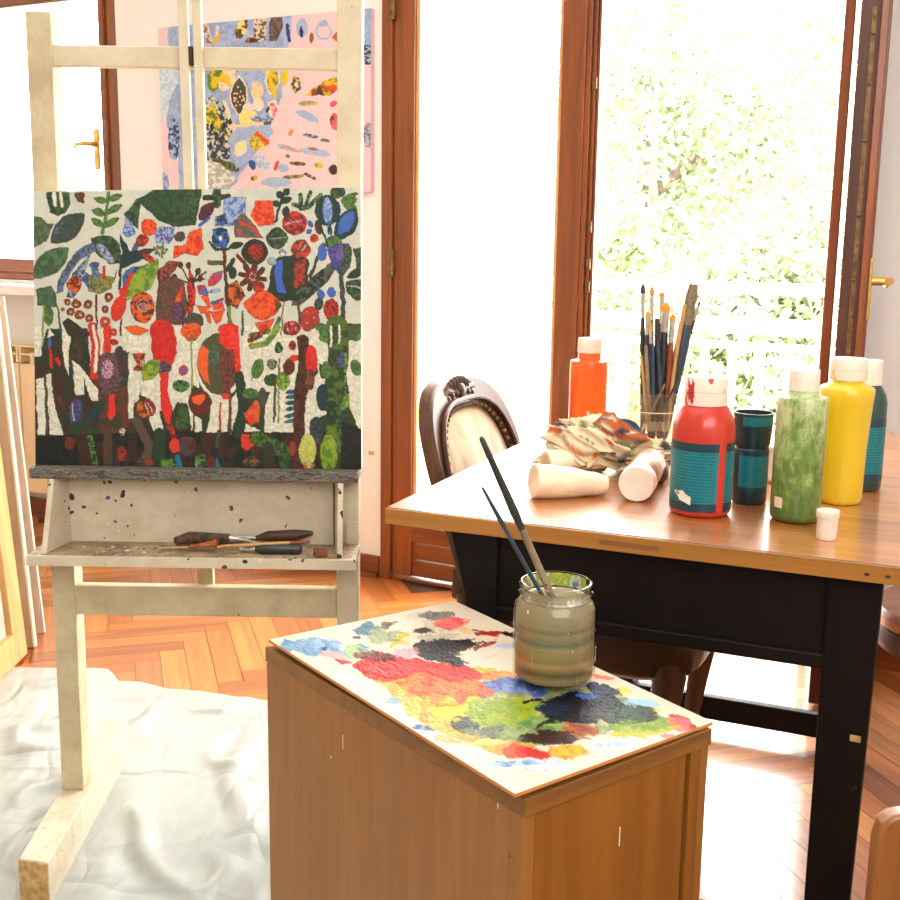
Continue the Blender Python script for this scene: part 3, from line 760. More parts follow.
    # stiles down, seat rail, legs
    mb_ = MB().box(-.01, .46, -.21, .21, .35, .41)
    kid(mb_, 'seat_frame', bpy.data.materials['polished_walnut'], o, bevel=0.012, smooth=True)
    t = NT('worn_brown_leather'); n_ = t.noise(t.coords(), 7, 6, .7)
    t.base(t.ramp(n_, [(0.3, (20, 14, 11)), (0.7, (42, 31, 24))])); t.p(Roughness=.42); t.bump(t.noise(t.coords(), 40), .3)
    mb_ = MB(); Vc = []; Vb = []; Fc = []; NU, NVv = 22, 20
    for i in range(NU + 1):
        for j in range(NVv + 1):
            u_, v_ = i / NU * 2 - 1, j / NVv * 2 - 1
            r_ = max(abs(u_), abs(v_)); q_ = (abs(u_) ** 5 + abs(v_) ** 5) ** .2 if r_ > 0 else 0
            k_ = r_ / q_ if q_ > 0 else 1
            Vc.append((.22 + .27 * u_ * k_ * (1 - .0 * r_), .255 * v_ * k_, .425 + .085 * (1 - r_ ** 4) ** .5)); Vb.append((Vc[-1][0], Vc[-1][1], .425 - .115 * (1 - r_ ** 6) ** .5))
    for i in range(NU):
        for j in range(NVv): Fc.append((i * (NVv + 1) + j, i * (NVv + 1) + j + 1, (i + 1) * (NVv + 1) + j + 1, (i + 1) * (NVv + 1) + j))
    mb_.raw(Vc, Fc); mb_.raw(Vb, [f[::-1] for f in Fc]); kid(mb_, 'seat_cushion', t.m, o, smooth=True, angle=80)
    for s_ in (-1, 1):
        kid(MB().tube([(.40, s_ * .19, .40), (.415, s_ * .195, .34), (.40, s_ * .19, .2), (.385, s_ * .185, .05), (.40, s_ * .19, 0)], [.034, .034, .023, .015, .019], 12), 'leg', bpy.data.materials['polished_walnut'], o, smooth=True)
        kid(MB().tube([(-.02, s_ * .2, .46), (0, s_ * .195, .38), (.03, s_ * .17, .2), (.03, s_ * .16, 0)], [.024, .028, .02, .016], 12), 'leg', bpy.data.materials['polished_walnut'], o, smooth=True)
    return o
CHX, CHY = 0.136, 2.50
louis_chair(CHX, CHY, t_ang - 0.01)

# ---- chair beyond the right leg and the chair in the near right corner (mostly outside the frame)
def side_chair():
    p = onz(893, 622, .45)
    o = thing('bentwood_chair', (p[0] + .19, p[1] + .05, 0), 'bentwood chair with tan seat and dark frame, beyond the black right table leg', 'chair', rz=.4)
    ms = wood('tan_seat_wood', (176, 104, 56), (206, 134, 78), 0, 1, 0.35, 0.05, 0.3)
    kid(MB().lathe([(.17, .425), (.196, .43), (.2, .45), (.19, .462), (.0001, .458)], 48), 'seat', ms, o, smooth=True)
    kid(MB().lathe([(.16, .38), (.19, .38), (.195, .40), (.19, .424), (.16, .424)], 48), 'seat_ring', M['darkbrown'], o, smooth=True)
    kid(MB().lathe([(.0001, 0), (.085, 0), (.085, .012), (.03, .03), (.022, .06), (.02, .36), (.05, .38), (.0001, .38)], 32, cap=False), 'pedestal', M['darkbrown'], o, smooth=True)
    bw = [(.17 * math.cos(a), .17 * math.sin(a), .4) for a in (.7,)] + [(.22, .15, .62), (.21, .08, .86), (.2, 0, .9), (.21, -.08, .86), (.22, -.15, .62), (.13, -.11, .4)]
    kid(MB().tube(bw, .013, 10), 'back_hoop', M['darkbrown'], o, smooth=True)
    return o
side_chair()
def near_chair():
    Yn = 1.02
    pt = aty(880, 814, Yn)
    zt_ = float(pt[2]); xL = float(pt[0])
    o = thing('wooden_chair', (xL + .2, Yn, 0), 'honey brown wooden chair with a rounded board back in the near right corner', 'chair')
    mw = wood('honey_wood', (124, 74, 28), (156, 98, 38), 2, .8, 0.35, 0.05, 0.4)
    poly = [(xL, Yn, .40), (xL, Yn, zt_ - .03), (xL + .004, Yn, zt_ - .012), (xL + .014, Yn, zt_ - .003), (xL + .03, Yn, zt_)]
    poly += [(2 * (xL + .2) - p[0], p[1], p[2]) for p in reversed(poly)]
    MB().prism(poly, (0, .022, 0)).build('backrest', mw, o, bevel=0.004, smooth=True)
    MB().box(xL + .01, xL + .39, Yn - .40, Yn - .002, .40, .43).build('seat', mw, o, bevel=0.008)
    for a, b in ((.02, -.37), (.35, -.37), (.02, -.04), (.35, -.04)):
        MB().box(xL + a, xL + a + .03, Yn + b, Yn + b + .03, 0, .40).build('leg', mw, o, bevel=0.003)
near_chair()

# ================================================================== CABINET + PALETTE BOARD
CZ = 0.62
cF = onz(525.5, 800, CZ); cL = onz(265.5, 651, CZ); cR = onz(711.5, 731, CZ)
eL = (cL - cF); lL = np.linalg.norm(eL); eL = eL / lL
eR = (cR - cF); lR = np.linalg.norm(eR); eR = eR / lR
_perp = np.array([eL[1], -eL[0], 0]);  _perp = _perp if _perp @ eR > 0 else -_perp
eR = (eR + _perp); eR /= np.linalg.norm(eR); eL2 = np.array([-eR[1], eR[0], 0]); eL = eL2 if eL2 @ eL > 0 else -eL2
c_ang = math.atan2(eR[1], eR[0])       # local x along right-hand face, local y along the left-hand face
cab = thing('wooden_cabinet', (cF[0], cF[1], 0), 'low beech veneer cabinet carrying the paint board and the jar', 'cabinet', rz=c_ang)
TPK = 0.021; lL *= 1.028; lR *= 1.022
kid(MB().box(0, lR, 0, lL, CZ - TPK, CZ), 'top_panel', M['cabinet_h'], cab, bevel=0.0012)
kid(MB().box(0, .018, .004, lL - .004, .01, CZ - TPK), 'side_panel', M['cabinet'], cab, bevel=0.001)
kid(MB().box(lR - .018, lR, .004, lL - .004, .01, CZ - TPK), 'side_panel', M['cabinet'], cab, bevel=0.001)
pf = MB().box(.018, lR - .040, .004, .016, .01, CZ - TPK - .001)
fp = kid(pf, 'front_panel', M['cabinet_r'], cab, bevel=0.001)
kid(MB().box(lR - .036, lR - .018, .0, .016, .01, CZ - TPK), 'stile', M['cabinet_r'], cab, bevel=0.001)
kid(MB().box(.018, lR - .018, lL - .016, lL - .004, .01, CZ - TPK), 'back_panel', M['cabinet_r'], cab)
kid(MB().box(.003, lR - .003, .006, lL - .006, 0.003, .03), 'plinth', M['cabinet_r'], cab)
def on_cableft(x, y):
    r = ray(x, y); n_ = eR; tt_ = (n_ @ (np.array([cF[0], cF[1], 0]) - EYE)) / (n_ @ r); p = EYE + r * tt_
    return float((p - cF) @ eL), float(p[2])
def on_cabright(x, y):
    r = ray(x, y); n_ = eL; tt_ = (n_ @ (np.array([cF[0], cF[1], 0]) - EYE)) / (n_ @ r); p = EYE + r * tt_
    return float((p - cF) @ eR), float(p[2])
yy, zz = on_cableft(510, 856)
kid(MB().ball((-.0002, yy, zz), (.0012, .0028, .0028), 12, 8), 'screw', M['oldbrass'], cab, smooth=True)
m = MB()
for (x, y, l) in ((343, 742, .02), (331, 757, .004), (498, 806, .006)):
    yy, zz = on_cableft(x, y); kid(MB().box(-.0004, .0002, yy - .0007, yy + .0007, zz - l / 2, zz + l / 2), 'scratch', M['creamp'], cab)
yy, zz = on_cabright(622, 838)
kid(MB().box(yy - .0008, yy + .0008, .0036, .0042, zz - .012, zz + .012), 'scratch', M['creamp'], cab)

# board: four corners measured, slightly warped so its front edges lift off the cabinet
BZ = CZ + .0045
bc = [onz(269, 639.5, BZ + .009), onz(515, 794, BZ + .007), onz(713, 722, BZ + .001), onz(455, 601, BZ)]
GA, GB_ = 340, 300
sU, sV = np.meshgrid(np.linspace(0, 1, GA), np.linspace(0, 1, GB_))
sU3, sV3 = sU[..., None], sV[..., None]
P = (bc[0] * (1 - sU3) + bc[1] * sU3) * (1 - sV3) + (bc[3] * (1 - sU3) + bc[2] * sU3) * sV3
BX, BY = projv(P)       # board surface measured in the photograph's own units for laying out the pigment
pb = Paint(BX, BY, (214, 201, 180), (206, 192, 168), warp=3.2, wscale=0.07); pb.dsp = .13
pb.X = pb.X + (fnoise(BX * .6 + 7, BY * .9 + 3, 4) - .5) * 5.0; pb.Y = pb.Y + (fnoise(BX * .5 + 70, BY * .8 + 33, 4) - .5) * 3.4
pb.frame(250, 580, 3.214)
k = dict(h=.0012)
pb.ell(590, 135, 110, 34, (196, 184, 162), (214, 202, 180)); pb.ell(600, 112, 62, 13, (92, 88, 84), (130, 124, 116))
pb.ell(500, 145, 60, 22, (214, 206, 188)); pb.ell(305, 320, 40, 14, (226, 200, 196), (238, 226, 210))
for (x, y, rx, ry, c1, c2) in ((210, 215, 78, 30, (132, 166, 196), (160, 186, 206)), (130, 212, 34, 16, (110, 160, 184), (146, 176, 196)), (262, 241, 42, 11, (228, 180, 178), None), (325, 228, 36, 20, (182, 200, 150), None),
                               (372, 158, 32, 20, (104, 146, 158), None), (415, 178, 42, 22, (144, 160, 132), (176, 184, 154)), (360, 217, 16, 9, (110, 146, 184), None), (440, 145, 16, 10, (110, 108, 96), (150, 140, 120)), (343, 185, 14, 8, (90, 60, 130), (120, 80, 150)),
                               (640, 138, 50, 17, (226, 110, 110), (236, 140, 134)), (552, 160, 34, 9, (96, 92, 90), None), (690, 158, 17, 10, (234, 196, 150), None), (500, 232, 36, 16, (226, 180, 184), None), (595, 182, 60, 10, (200, 196, 180), None),
                               (470, 385, 26, 14, (170, 186, 200), None), (570, 472, 46, 9, (90, 116, 150), (150, 176, 200)), (480, 372, 20, 10, (196, 206, 210), None), (830, 590, 70, 12, (140, 170, 204), (190, 206, 220)), (735, 566, 36, 10, (222, 200, 206), None)):
    pb.ell(x, y, rx, ry, c1, c2, h=.0005)
pb.ell(238, 220, 9, 5, (50, 60, 76), **k)
pb.line([(455, 208), (480, 190), (505, 174)], 12, (226, 196, 40), h=.001)
pb.ell(545, 398, 58, 30, (226, 130, 90), (232, 160, 110), rot=35, **k); pb.ell(580, 432, 50, 18, (226, 128, 84), None, rot=25, **k)
pb.ell(655, 508, 62, 20, (236, 168, 116), (240, 190, 140), h=.0006)
pb.ell(760, 500, 110, 36, (186, 196, 150), (206, 212, 170), h=.0006)
pb.poly([(350, 300), (600, 300), (760, 340), (880, 400), (900, 540), (800, 560), (640, 500), (520, 440), (430, 340)], (220, 170, 90), (196, 190, 100), h=.0004)
pb.poly([(590, 395), (640, 385), (735, 360), (740, 400), (700, 430), (690, 455), (610, 450), (570, 410)], (230, 200, 40), (222, 206, 70), **k)
pb.ell(785, 300, 75, 14, (228, 160, 60), (232, 190, 80), rot=6, **k); pb.ell(745, 280, 46, 11, (180, 190, 80), (206, 200, 100), **k)
pb.ell(760, 476, 108, 28, (96, 104, 84), (140, 146, 118), rot=8, **k); pb.ell(690, 452, 50, 22, (84, 90, 80), (120, 124, 104), **k)
pb.ell(812, 398, 112, 40, (142, 164, 44), (166, 182, 60), **k); pb.ell(730, 430, 34, 14, (216, 206, 120), None)
pb.ell(815, 340, 84, 20, (70, 98, 160), (120, 144, 196), rot=12, **k)
pb.poly([(460, 322), (520, 290), (620, 285), (720, 310), (770, 340), (780, 362), (700, 372), (690, 395), (600, 400), (520, 362)], (226, 104, 40), (236, 140, 60), h=.002)
pb.ell(620, 340, 64, 24, (236, 146, 78), (232, 110, 50), h=.0016); pb.ell(610, 385, 50, 20, (240, 150, 50), (236, 190, 50), h=.0016)
pb.poly([(330, 275), (370, 248), (440, 240), (540, 252), (640, 268), (700, 268), (745, 300), (735, 312), (650, 315), (560, 292), (470, 310), (440, 330), (380, 316)], (200, 44, 40), (222, 78, 66), h=.002)
pb.ell(430, 285, 78, 24, (226, 100, 92), (206, 50, 50), rot=4, h=.0022); pb.ell(300, 260, 30, 7, (216, 70, 60), None, rot=8, **k)
pb.ell(405, 238, 62, 16, (126, 40, 44), (170, 60, 56), rot=3, h=.002)
pb.poly([(520, 205), (560, 190), (700, 192), (735, 210), (690, 222), (640, 228), (690, 250), (684, 272), (610, 262), (535, 240)], (44, 42, 42), (66, 62, 58), h=.0022)
pb.ell(764, 168, 42, 8, (190, 34, 34), None, **k); pb.line([(725, 218), (760, 205), (795, 194)], 9, (120, 40, 36)); pb.line([(816, 168), (860, 190)], 14, (40, 36, 36), **k)
pb.line([(720, 155), (800, 165)], 5, (60, 50, 46)); pb.ell(810, 214, 50, 7, (206, 196, 206), None)
pb.line([(760, 310), (770, 345)], 8, (30, 40, 76)); pb.line([(700, 245), (800, 240)], 3, (190, 180, 160))
pb.ell(862, 550, 46, 17, (230, 92, 44), (214, 50, 40), **k)
pb.frame(480, 560, 3.46)
pb.poly([(0, 470), (150, 440), (420, 450), (560, 500), (640, 540), (600, 600), (460, 610), (300, 600), (200, 620), (60, 640), (0, 620)], (150, 160, 120), (190, 190, 140), h=.0004)
pb.ell(70, 392, 62, 18, (232, 160, 70), (236, 180, 90), rot=10, **k); pb.ell(130, 432, 108, 28, (92, 116, 178), (150, 168, 210), rot=8, **k); pb.ell(20, 448, 34, 12, (206, 120, 86), None, **k)
pb.ell(70, 522, 130, 48, (150, 172, 44), (176, 188, 62), **k); pb.ell(60, 595, 84, 26, (128, 134, 110), (160, 168, 130), **k); pb.ell(40, 630, 60, 12, (220, 206, 130), (200, 206, 150), h=.0005)
pb.ell(215, 565, 92, 22, (122, 158, 92), (160, 184, 120), **k); pb.ell(120, 600, 60, 14, (170, 190, 136), None, **k)
pb.ell(560, 492, 60, 14, (150, 184, 206), None, rot=6); pb.ell(500, 452, 26, 8, (230, 190, 50), None, rot=10); pb.line([(395, 400), (460, 412)], 10, (226, 110, 60)); pb.ell(600, 516, 24, 8, (232, 200, 50), None, **k)
pb.ell(470, 610, 120, 22, (232, 196, 170), (240, 214, 190), rot=-4)
pb.ell(560, 582, 112, 31, (206, 196, 60), (190, 190, 60), rot=-6, **k); pb.ell(560, 572, 108, 27, (140, 164, 48), (160, 180, 60), rot=-6, **k)
pb.ell(510, 533, 112, 36, (48, 82, 56), (66, 100, 70), rot=4, h=.002); pb.ell(590, 540, 26, 12, (34, 46, 44), None, **k)
pb.poly([(205, 480), (330, 455), (470, 480), (500, 500), (420, 530), (410, 560), (320, 560), (240, 545), (215, 520)], (38, 46, 62), (30, 36, 44), h=.002)
pb.ell(425, 448, 62, 22, (32, 44, 66), (60, 80, 120), rot=14, h=.002); pb.ell(400, 525, 50, 20, (84, 76, 88), None, **k); pb.ell(250, 510, 60, 22, (32, 62, 92), None, **k)
pb.line([(150, 490), (215, 470)], 10, (28, 30, 36)); pb.line([(170, 600), (260, 540)], 12, (36, 60, 48)); pb.ell(370, 468, 40, 8, (96, 128, 190), None)
pb.poly([(160, 590), (290, 585), (345, 615), (320, 636), (200, 636), (125, 625)], (72, 40, 30), (96, 56, 40), h=.002)
pb.poly([(290, 555), (410, 575), (415, 598), (330, 604), (290, 590)], (164, 92, 56), (190, 120, 80), h=.0018)
pb.ell(130, 660, 50, 20, (232, 106, 60), None, **k); pb.ell(188, 668, 62, 18, (208, 44, 40), None, rot=8, **k); pb.ell(305, 662, 64, 24, (234, 150, 40), (236, 190, 50), **k)
pb.ell(205, 708, 122, 20, (130, 160, 200), (190, 204, 216), rot=2); pb.ell(200, 716, 40, 10, (240, 230, 214), None); pb.ell(460, 638, 90, 10, (150, 170, 196), (200, 206, 210))
pb.ell(690, 566, 48, 28, (228, 116, 116), (236, 150, 144), rot=12, **k); pb.ell(738, 577, 12, 9, (190, 30, 40), None, **k); pb.ell(650, 606, 26, 8, (226, 120, 116), None); pb.ell(670, 540, 20, 8, (200, 60, 60), None)
pb.ell(30, 250, 42, 9, (190, 34, 36), None, **k); pb.line([(85, 250), (130, 270)], 14, (36, 34, 36), **k); pb.line([(0, 300), (40, 282)], 10, (150, 60, 60)); pb.ell(100, 298, 40, 8, (170, 180, 210), None)
_rs = random.Random(11); _pts = np.argwhere(pb.H > 0)
for _ in range(900):
    r_, c_ = _pts[_rs.randrange(len(_pts))]; col_ = pb.C[r_, c_].copy(); x_, y_ = BX[r_, c_], BY[r_, c_]
    a_ = _rs.gauss(.25, .5); l_ = _rs.uniform(3, 15); w_ = _rs.uniform(.5, 1.9); ux, uy = math.cos(a_), math.sin(a_) * .6
    sel = (abs(pb.X - x_) < l_ + 3) & (abs(pb.Y - y_) < l_ + 3)
    dx_, dy_ = pb.X[sel] - x_, pb.Y[sel] - y_; t_ = np.clip((dx_ * ux + dy_ * uy) / l_, 0, 1)
    hit = np.hypot(dx_ - t_ * l_ * ux, dy_ - t_ * l_ * uy) < w_ * (1 - .6 * t_)
    cc = pb.C[sel]; cc[hit] = cc[hit] * .25 + col_ * .75; pb.C[sel] = cc
    hh_ = pb.H[sel]; hh_[hit] = np.maximum(hh_[hit], .0008) + .0005; pb.H[sel] = hh_
fine = (fnoise(BX * .5, BY * .9, 3) - 0.5) * 0.0016 * (pb.H > 0)
Hh = np.maximum(0, pb.H * .5 + fine)
pb.C = np.where((pb.H > 0)[..., None], pb.C ** 1.38 * .95, pb.C)
P = P + np.array([0, 0, 1.0]) * Hh[..., None]
warp = .0035 * np.sin(np.pi * sU) * np.sin(np.pi * sV)
P[..., 2] -= np.maximum(0, np.minimum(warp, P[..., 2] - CZ - .0046))
board = gridmesh('paint_board', P, vcol('mixed_oil_paint', 0.5, 300, 0.03, 0.0, 0.25), pb.C, backvec=(0, 0, -.0042), origin=tuple((bc[0] + bc[2]) / 2))
tag(board, 'white board smeared with red, orange, green and black oil paint, lying on the cabinet', 'palette')
co = board.data.color_attributes['paint']   # bare wooden edge of the board
nv = len(board.data.vertices); nb = GA * GB_
arr = np.empty(nv * 4, np.float32); co.data.foreach_get('color', arr); arr = arr.reshape(-1, 4); arr[nb:, :3] = lin((206, 140, 78)); co.data.foreach_set('color', arr.ravel())

# ================================================================== JAR OF MURKY WATER WITH TWO BRUSHES
jb = onz(556.5, 694, CZ + .0075)
JR = .0545
jc = jb + np.array([0, JR * .92, 0]); jc[2] = CZ + .0085
JH = float(aty(556, 581, jc[1])[2] - jc[2])
jar = thing('water_jar', jc, 'glass jar of murky grey-brown rinse water standing on the paint board', 'jar')
s = JH / .148
prof = [(.040, .001), (.047, .003), (.0495, .010), (.0500, .018), (.0485, .022), (.0500, .027), (.0500, .072), (.0488, .076), (.0500, .081), (.0500, .108), (.0480, .117), (.0430, .124), (.0415, .128), (.0440, .130), (.0445, .1325), (.0415, .135), (.0420, .140), (.0440, .1425), (.0440, .146), (.0425, .148)]
prof = [(r * 1.08, z * s) for r, z in prof]
inner = [(r - .0022, z) for r, z in reversed(prof[3:])] + [(.0001, .006 * s)]
kid(MB().lathe(prof + inner, 48, cap=False), 'glass_body', M['jarglass'], jar, smooth=True, angle=50)
t = NT('murky_water')
sp = t.add('ShaderNodeSeparateXYZ'); tc = t.add('ShaderNodeTexCoord'); t.link(tc.outputs['Object'], sp.inputs[0])
zf = t.math('ADD', t.math('DIVIDE', sp.outputs[2], .128 * s), t.math('MULTIPLY', t.math('SUBTRACT', t.noise(t.coords((10, 10, 60)), 1, 4), .5), .10))
cb = t.ramp(zf, [(0.0, (128, 106, 72)), (.14, (136, 114, 78)), (.17, (108, 96, 70)), (.21, (142, 118, 84)), (.30, (196, 154, 116)), (.34, (154, 130, 92)), (.50, (160, 142, 98)), (.545, (98, 104, 92)), (.57, (132, 124, 104)), (.64, (166, 150, 124)), (.70, (130, 122, 104)), (.74, (162, 146, 120)), (1.0, (156, 140, 112))])
drip = t.ramp(t.noise(t.coords((90, 90, 8)), 1, 3, .6), [(.60, BLK), (.66, (.6, .6, .6))])
cb = t.mix(drip, cb, L4((176, 164, 132)))
t.base(cb); t.p(Roughness=.35)
wp = [(.0001, .0065), (.047, .0065)] + [(r - .003, z) for r, z in prof[2:12]]
kid(MB().lathe([(r, z * 1.0) for r, z in wp] + [(.0001, prof[11][1] - .001)], 48, cap=False), 'murky_water', t.m, jar, smooth=True, angle=50)
t = NT('paint_smears_inside_rim'); n_ = t.noise(t.coords(), 55, 4, .6)
t.base(t.ramp(n_, [(0.36, (232, 222, 196)), (0.46, (168, 176, 70)), (0.56, (128, 150, 60)), (0.62, (210, 204, 180)), (0.70, (90, 120, 150))])); t.p(Roughness=.4)
t2 = NT('grey_film_in_neck'); tr2 = t2.add('ShaderNodeBsdfTransparent'); df = t2.add('ShaderNodeBsdfDiffuse'); df.inputs[0].default_value = L4((150, 138, 112)); mx2 = t2.add('ShaderNodeMixShader')
t2.link(t2.ramp(t2.noise(t2.coords((1, 1, .5)), 60, 4), [(.40, (.35, .35, .35)), (.6, (.95, .95, .95))]), mx2.inputs[0]); t2.link(tr2.outputs[0], mx2.inputs[1]); t2.link(df.outputs[0], mx2.inputs[2]); t2.link(mx2.outputs[0], t2.out.inputs[0])
kid(MB().lathe([(.0485, .112 * s), (.0440, .124 * s), (.0428, .130 * s), (.0430, .140 * s)], 40, cap=False), 'neck_film', t2.m, jar, smooth=True)
kid(MB().lathe([(.0425, .127 * s), (.0426, .1465 * s)], 40, a0=math.radians(20), a1=math.radians(175), cap=False), 'rim_paint', t.m, jar, smooth=True)
rg = random.Random(2)
for _ in range(4):
    a = rg.uniform(-2.6, -.5); z = rg.uniform(.03, .13) * s; m = MB().ball((.0502 * math.cos(a), .0502 * math.sin(a), z), (.0012, .0012, rg.uniform(.0012, .003)), 8, 5)
    kid(m, 'paint_drip', M['creamp'], jar, smooth=True)

M['darkhandle'] = plain('dark_green_black_lacquer', (44, 48, 44), .35, .2, 60, .05)
M['bluehandle'] = plain('dark_blue_lacquer', (44, 66, 84), .35, .15, 60, .05)
M['ferrule'] = plain('nickel_ferrule', (200, 198, 190), .3, .1, 80, .05, .9)
M['barehandle'] = wood('bare_brush_wood', (176, 128, 72), (210, 164, 104), 2, 2, .5, .05)
M['bristle_o'] = plain('orange_synthetic_bristle', (222, 146, 54), .7, .2, 200, .3)
M['bristle_w'] = plain('grey_hog_bristle', (128, 112, 88), .8, .15, 200, .3)
M['bristle_b'] = plain('dark_paint_stiff_bristle', (70, 62, 52), .8, .3, 120, .4)
M['greyhandle'] = splatter('paint_stained_grey_handle', (150, 132, 104), (110, 96, 76), .4, 160)
M['redbrown'] = plain('red_brown_lacquer', (134, 66, 38), .4, .15, 60, .05)
def brush(a, b, rh, handle, bristle, label, group=None, ferr=.05, bl=.02, flat=.5, name='paintbrush', ff=None, tipr=.35):
    """a = bristle end, b = handle end"""
    a = Vector(a); b = Vector(b); L = (b - a).length; d = (b - a) / L
    o = thing(name, a, label, 'paintbrush', group)
    loc = lambda k: tuple(d * k)
    kid(MB().tube([loc(0.0), loc(bl * .45), loc(bl)], [rh * tipr, rh * 1.15, rh * 1.0], 10, flat), 'bristles', bristle, o, smooth=True)
    kid(MB().tube([loc(bl * .97), loc(bl + ferr * .5), loc(bl + ferr)], [rh * 1.02, rh * .95, rh * .9], 12), 'ferrule', ff or M['ferrule'], o, smooth=True)
    l0 = bl + ferr; l1 = L - l0
    kid(MB().tube([loc(l0 - .001), loc(l0 + l1 * .18), loc(l0 + l1 * .35), loc(l0 + l1 * .9), loc(L - .003), loc(L)], [rh * .85, rh * 1.15, rh * 1.05, rh * .72, rh * .66, rh * .35], 12), 'handle', handle, o, smooth=True)
    return o
for (px0, py0, px1, py1, dy, rh, hm, lab) in ((481, 437, 541, 572, .0, .0052, M['darkhandle'], 'thick long dark-handled paintbrush standing in the murky water jar'), (482, 487, 529, 572, -.004, .0030, M['bluehandle'], 'thin shorter blue-black brush standing in the murky water jar')):
    top_ = aty(px0, py0, jc[1] - .03 + dy); rim_ = aty(px1, py1, jc[1] - .005 + dy)
    d_ = rim_ - top_; zt_ = jc[2] + .030; low = top_ + d_ * ((zt_ - top_[2]) / d_[2])
    if low[0] > jc[0] + .036: low = top_ + d_ * ((jc[0] + .036 - top_[0]) / d_[0])
    brush(low, top_, rh, hm, M['bristle_b'], lab, ferr=float(np.linalg.norm(rim_ - low)) * 1.35, bl=.02, ff=M['greyhandle'] if rh > .004 else M['bluehandle'])

# ================================================================== THINGS ON THE TABLE
def base_c(x, y, r, z=TH):      # centre of a round base whose nearest point shows at (x, y)
    p = onz(x, y, z); d = p[:2] / np.linalg.norm(p[:2]); return np.array([p[0] + d[0] * r, p[1] + d[1] * r, z])
def label_mat(name, c=(10, 126, 138), dark=(20, 60, 72)):
    t = NT(name)
    sp = t.add('ShaderNodeSeparateXYZ'); tc = t.add('ShaderNodeTexCoord'); t.link(tc.outputs['UV'], sp.inputs[0])
    ln = t.math('FRACT', t.math('MULTIPLY', sp.outputs[1], 22.0)); row = t.math('FLOOR', t.math('MULTIPLY', sp.outputs[1], 22.0))
    cx = t.add('ShaderNodeCombineXYZ'); t.link(t.math('MULTIPLY', sp.outputs[0], 70.0), cx.inputs[0]); t.link(t.math('MULTIPLY', row, 7.31), cx.inputs[1])
    nz = t.noise(cx.outputs[0], 1.0, 2, .5)
    txt = t.math('MULTIPLY', t.math('MULTIPLY', t.math('GREATER_THAN', ln, .35), t.math('LESS_THAN', ln, .8)), t.math('GREATER_THAN', nz, .44))
    edge = t.math('MULTIPLY', t.math('GREATER_THAN', sp.outputs[1], .12), t.math('LESS_THAN', sp.outputs[1], .88))
    eu = t.math('MULTIPLY', t.math('GREATER_THAN', sp.outputs[0], .05), t.math('LESS_THAN', sp.outputs[0], .95))
    vv = t.math('MULTIPLY', t.math('MULTIPLY', txt, t.math('MULTIPLY', edge, eu)), .65)
    band = t.math('ADD', t.math('GREATER_THAN', sp.outputs[1], .875), t.math('LESS_THAN', sp.outputs[1], .13))
    col = t.mix(vv, L4(c), L4((14, 62, 74)))
    t.base(t.mix(band, col, L4(dark))); t.p(Roughness=.35)
    return t.m
M['label'] = label_mat('printed_teal_label')
def label_band(r_fn, z0, z1, a0, a1, seg=28, rows=6):
    vs, fs, uv = [], [], []
    for j in range(rows + 1):
        z = z0 + (z1 - z0) * j / rows
        for i in range(seg + 1):
            a = a0 + (a1 - a0) * i / seg; r = r_fn(z) + .0006; vs.append((r * math.cos(a), r * math.sin(a), z)); uv.append((i / seg, j / rows))
    for j in range(rows):
        for i in range(seg): fs.append((j * (seg + 1) + i, j * (seg + 1) + i + 1, (j + 1) * (seg + 1) + i + 1, (j + 1) * (seg + 1) + i))
    return vs, fs, uv
def add_label(par, r_fn, z0, z1, a0, a1, mat):
    vs, fs, uv = label_band(r_fn, z0, z1, math.radians(a0), math.radians(a1))
    me = bpy.data.meshes.new('label'); me.from_pydata(vs, [], fs); me.materials.append(mat)
    l = me.uv_layers.new(name='UVMap'); l.data.foreach_set('uv', np.array([uv[i] for f in fs for i in f], np.float32).ravel())
    me.polygons.foreach_set('use_smooth', [True] * len(fs))
    o = bpy.data.objects.new('label', me); COL.objects.link(o); o.parent = par; return o
def interp(prof, z):
    for (r0, z0), (r1, z1) in zip(prof, prof[1:]):
        if z0 <= z <= z1 and z1 > z0: return r0 + (r1 - r0) * (z - z0) / (z1 - z0)
    return prof[-1][0]
PXM = lambda c: F_PX / (R_CAM[2] @ (np.array(c) - EYE))
def bottle(x, yb, ytop, wpx, spec, mat, label, capmat, cap=(.60, .125), name='paint_bottle', ccx=None, gr='squeeze bottles of paint', ridged=False):
    """spec: [(radius share of half width, height share)], body to neck top; cap = (radius share, height share)"""
    p = onz(x, yb, TH); s_ = PXM(p); r = wpx / 2 / s_
    c = base_c(x, yb, r); s_ = PXM(c); r = wpx / 2 / s_
    H = float(aty(x, ytop, c[1])[2] - TH) - .3 * r * .0
    H = max(H, .05)
    o = thing(name, c, label, 'bottle', gr)
    pf = [(q * r, z * H) for q, z in spec]
    pf = [(.0001, 0.001)] + pf + [(.0001, pf[-1][1])]
    kid(MB().lathe(pf, 44, cap=False), 'body', mat, o, smooth=True, angle=48)
    z0 = spec[-1][1] * H; cr = cap[0] * r
    zc = z0 - .004
    cp = [(.0001, zc), (cr * .96, zc), (cr, zc + .001), (cr, zc + (H - zc) * .45), (cr * .965, zc + (H - zc) * .47), (cr, zc + (H - zc) * .49), (cr * .99, H - .003), (cr * .95, H), (.0001, H)]
    kid(MB().lathe(cp, 40, cap=False), 'cap', capmat, o, smooth=True, angle=30)
    return o, r, H, pf
def capmat(name, c, frac=.62):
    t = NT(name); n_ = t.noise(t.coords((1, 1, .35)), 55, 3, .6)
    t.base(t.ramp(n_, [(frac, (236, 224, 206)), (frac + .02, c)])); t.p(Roughness=.4); return t.m
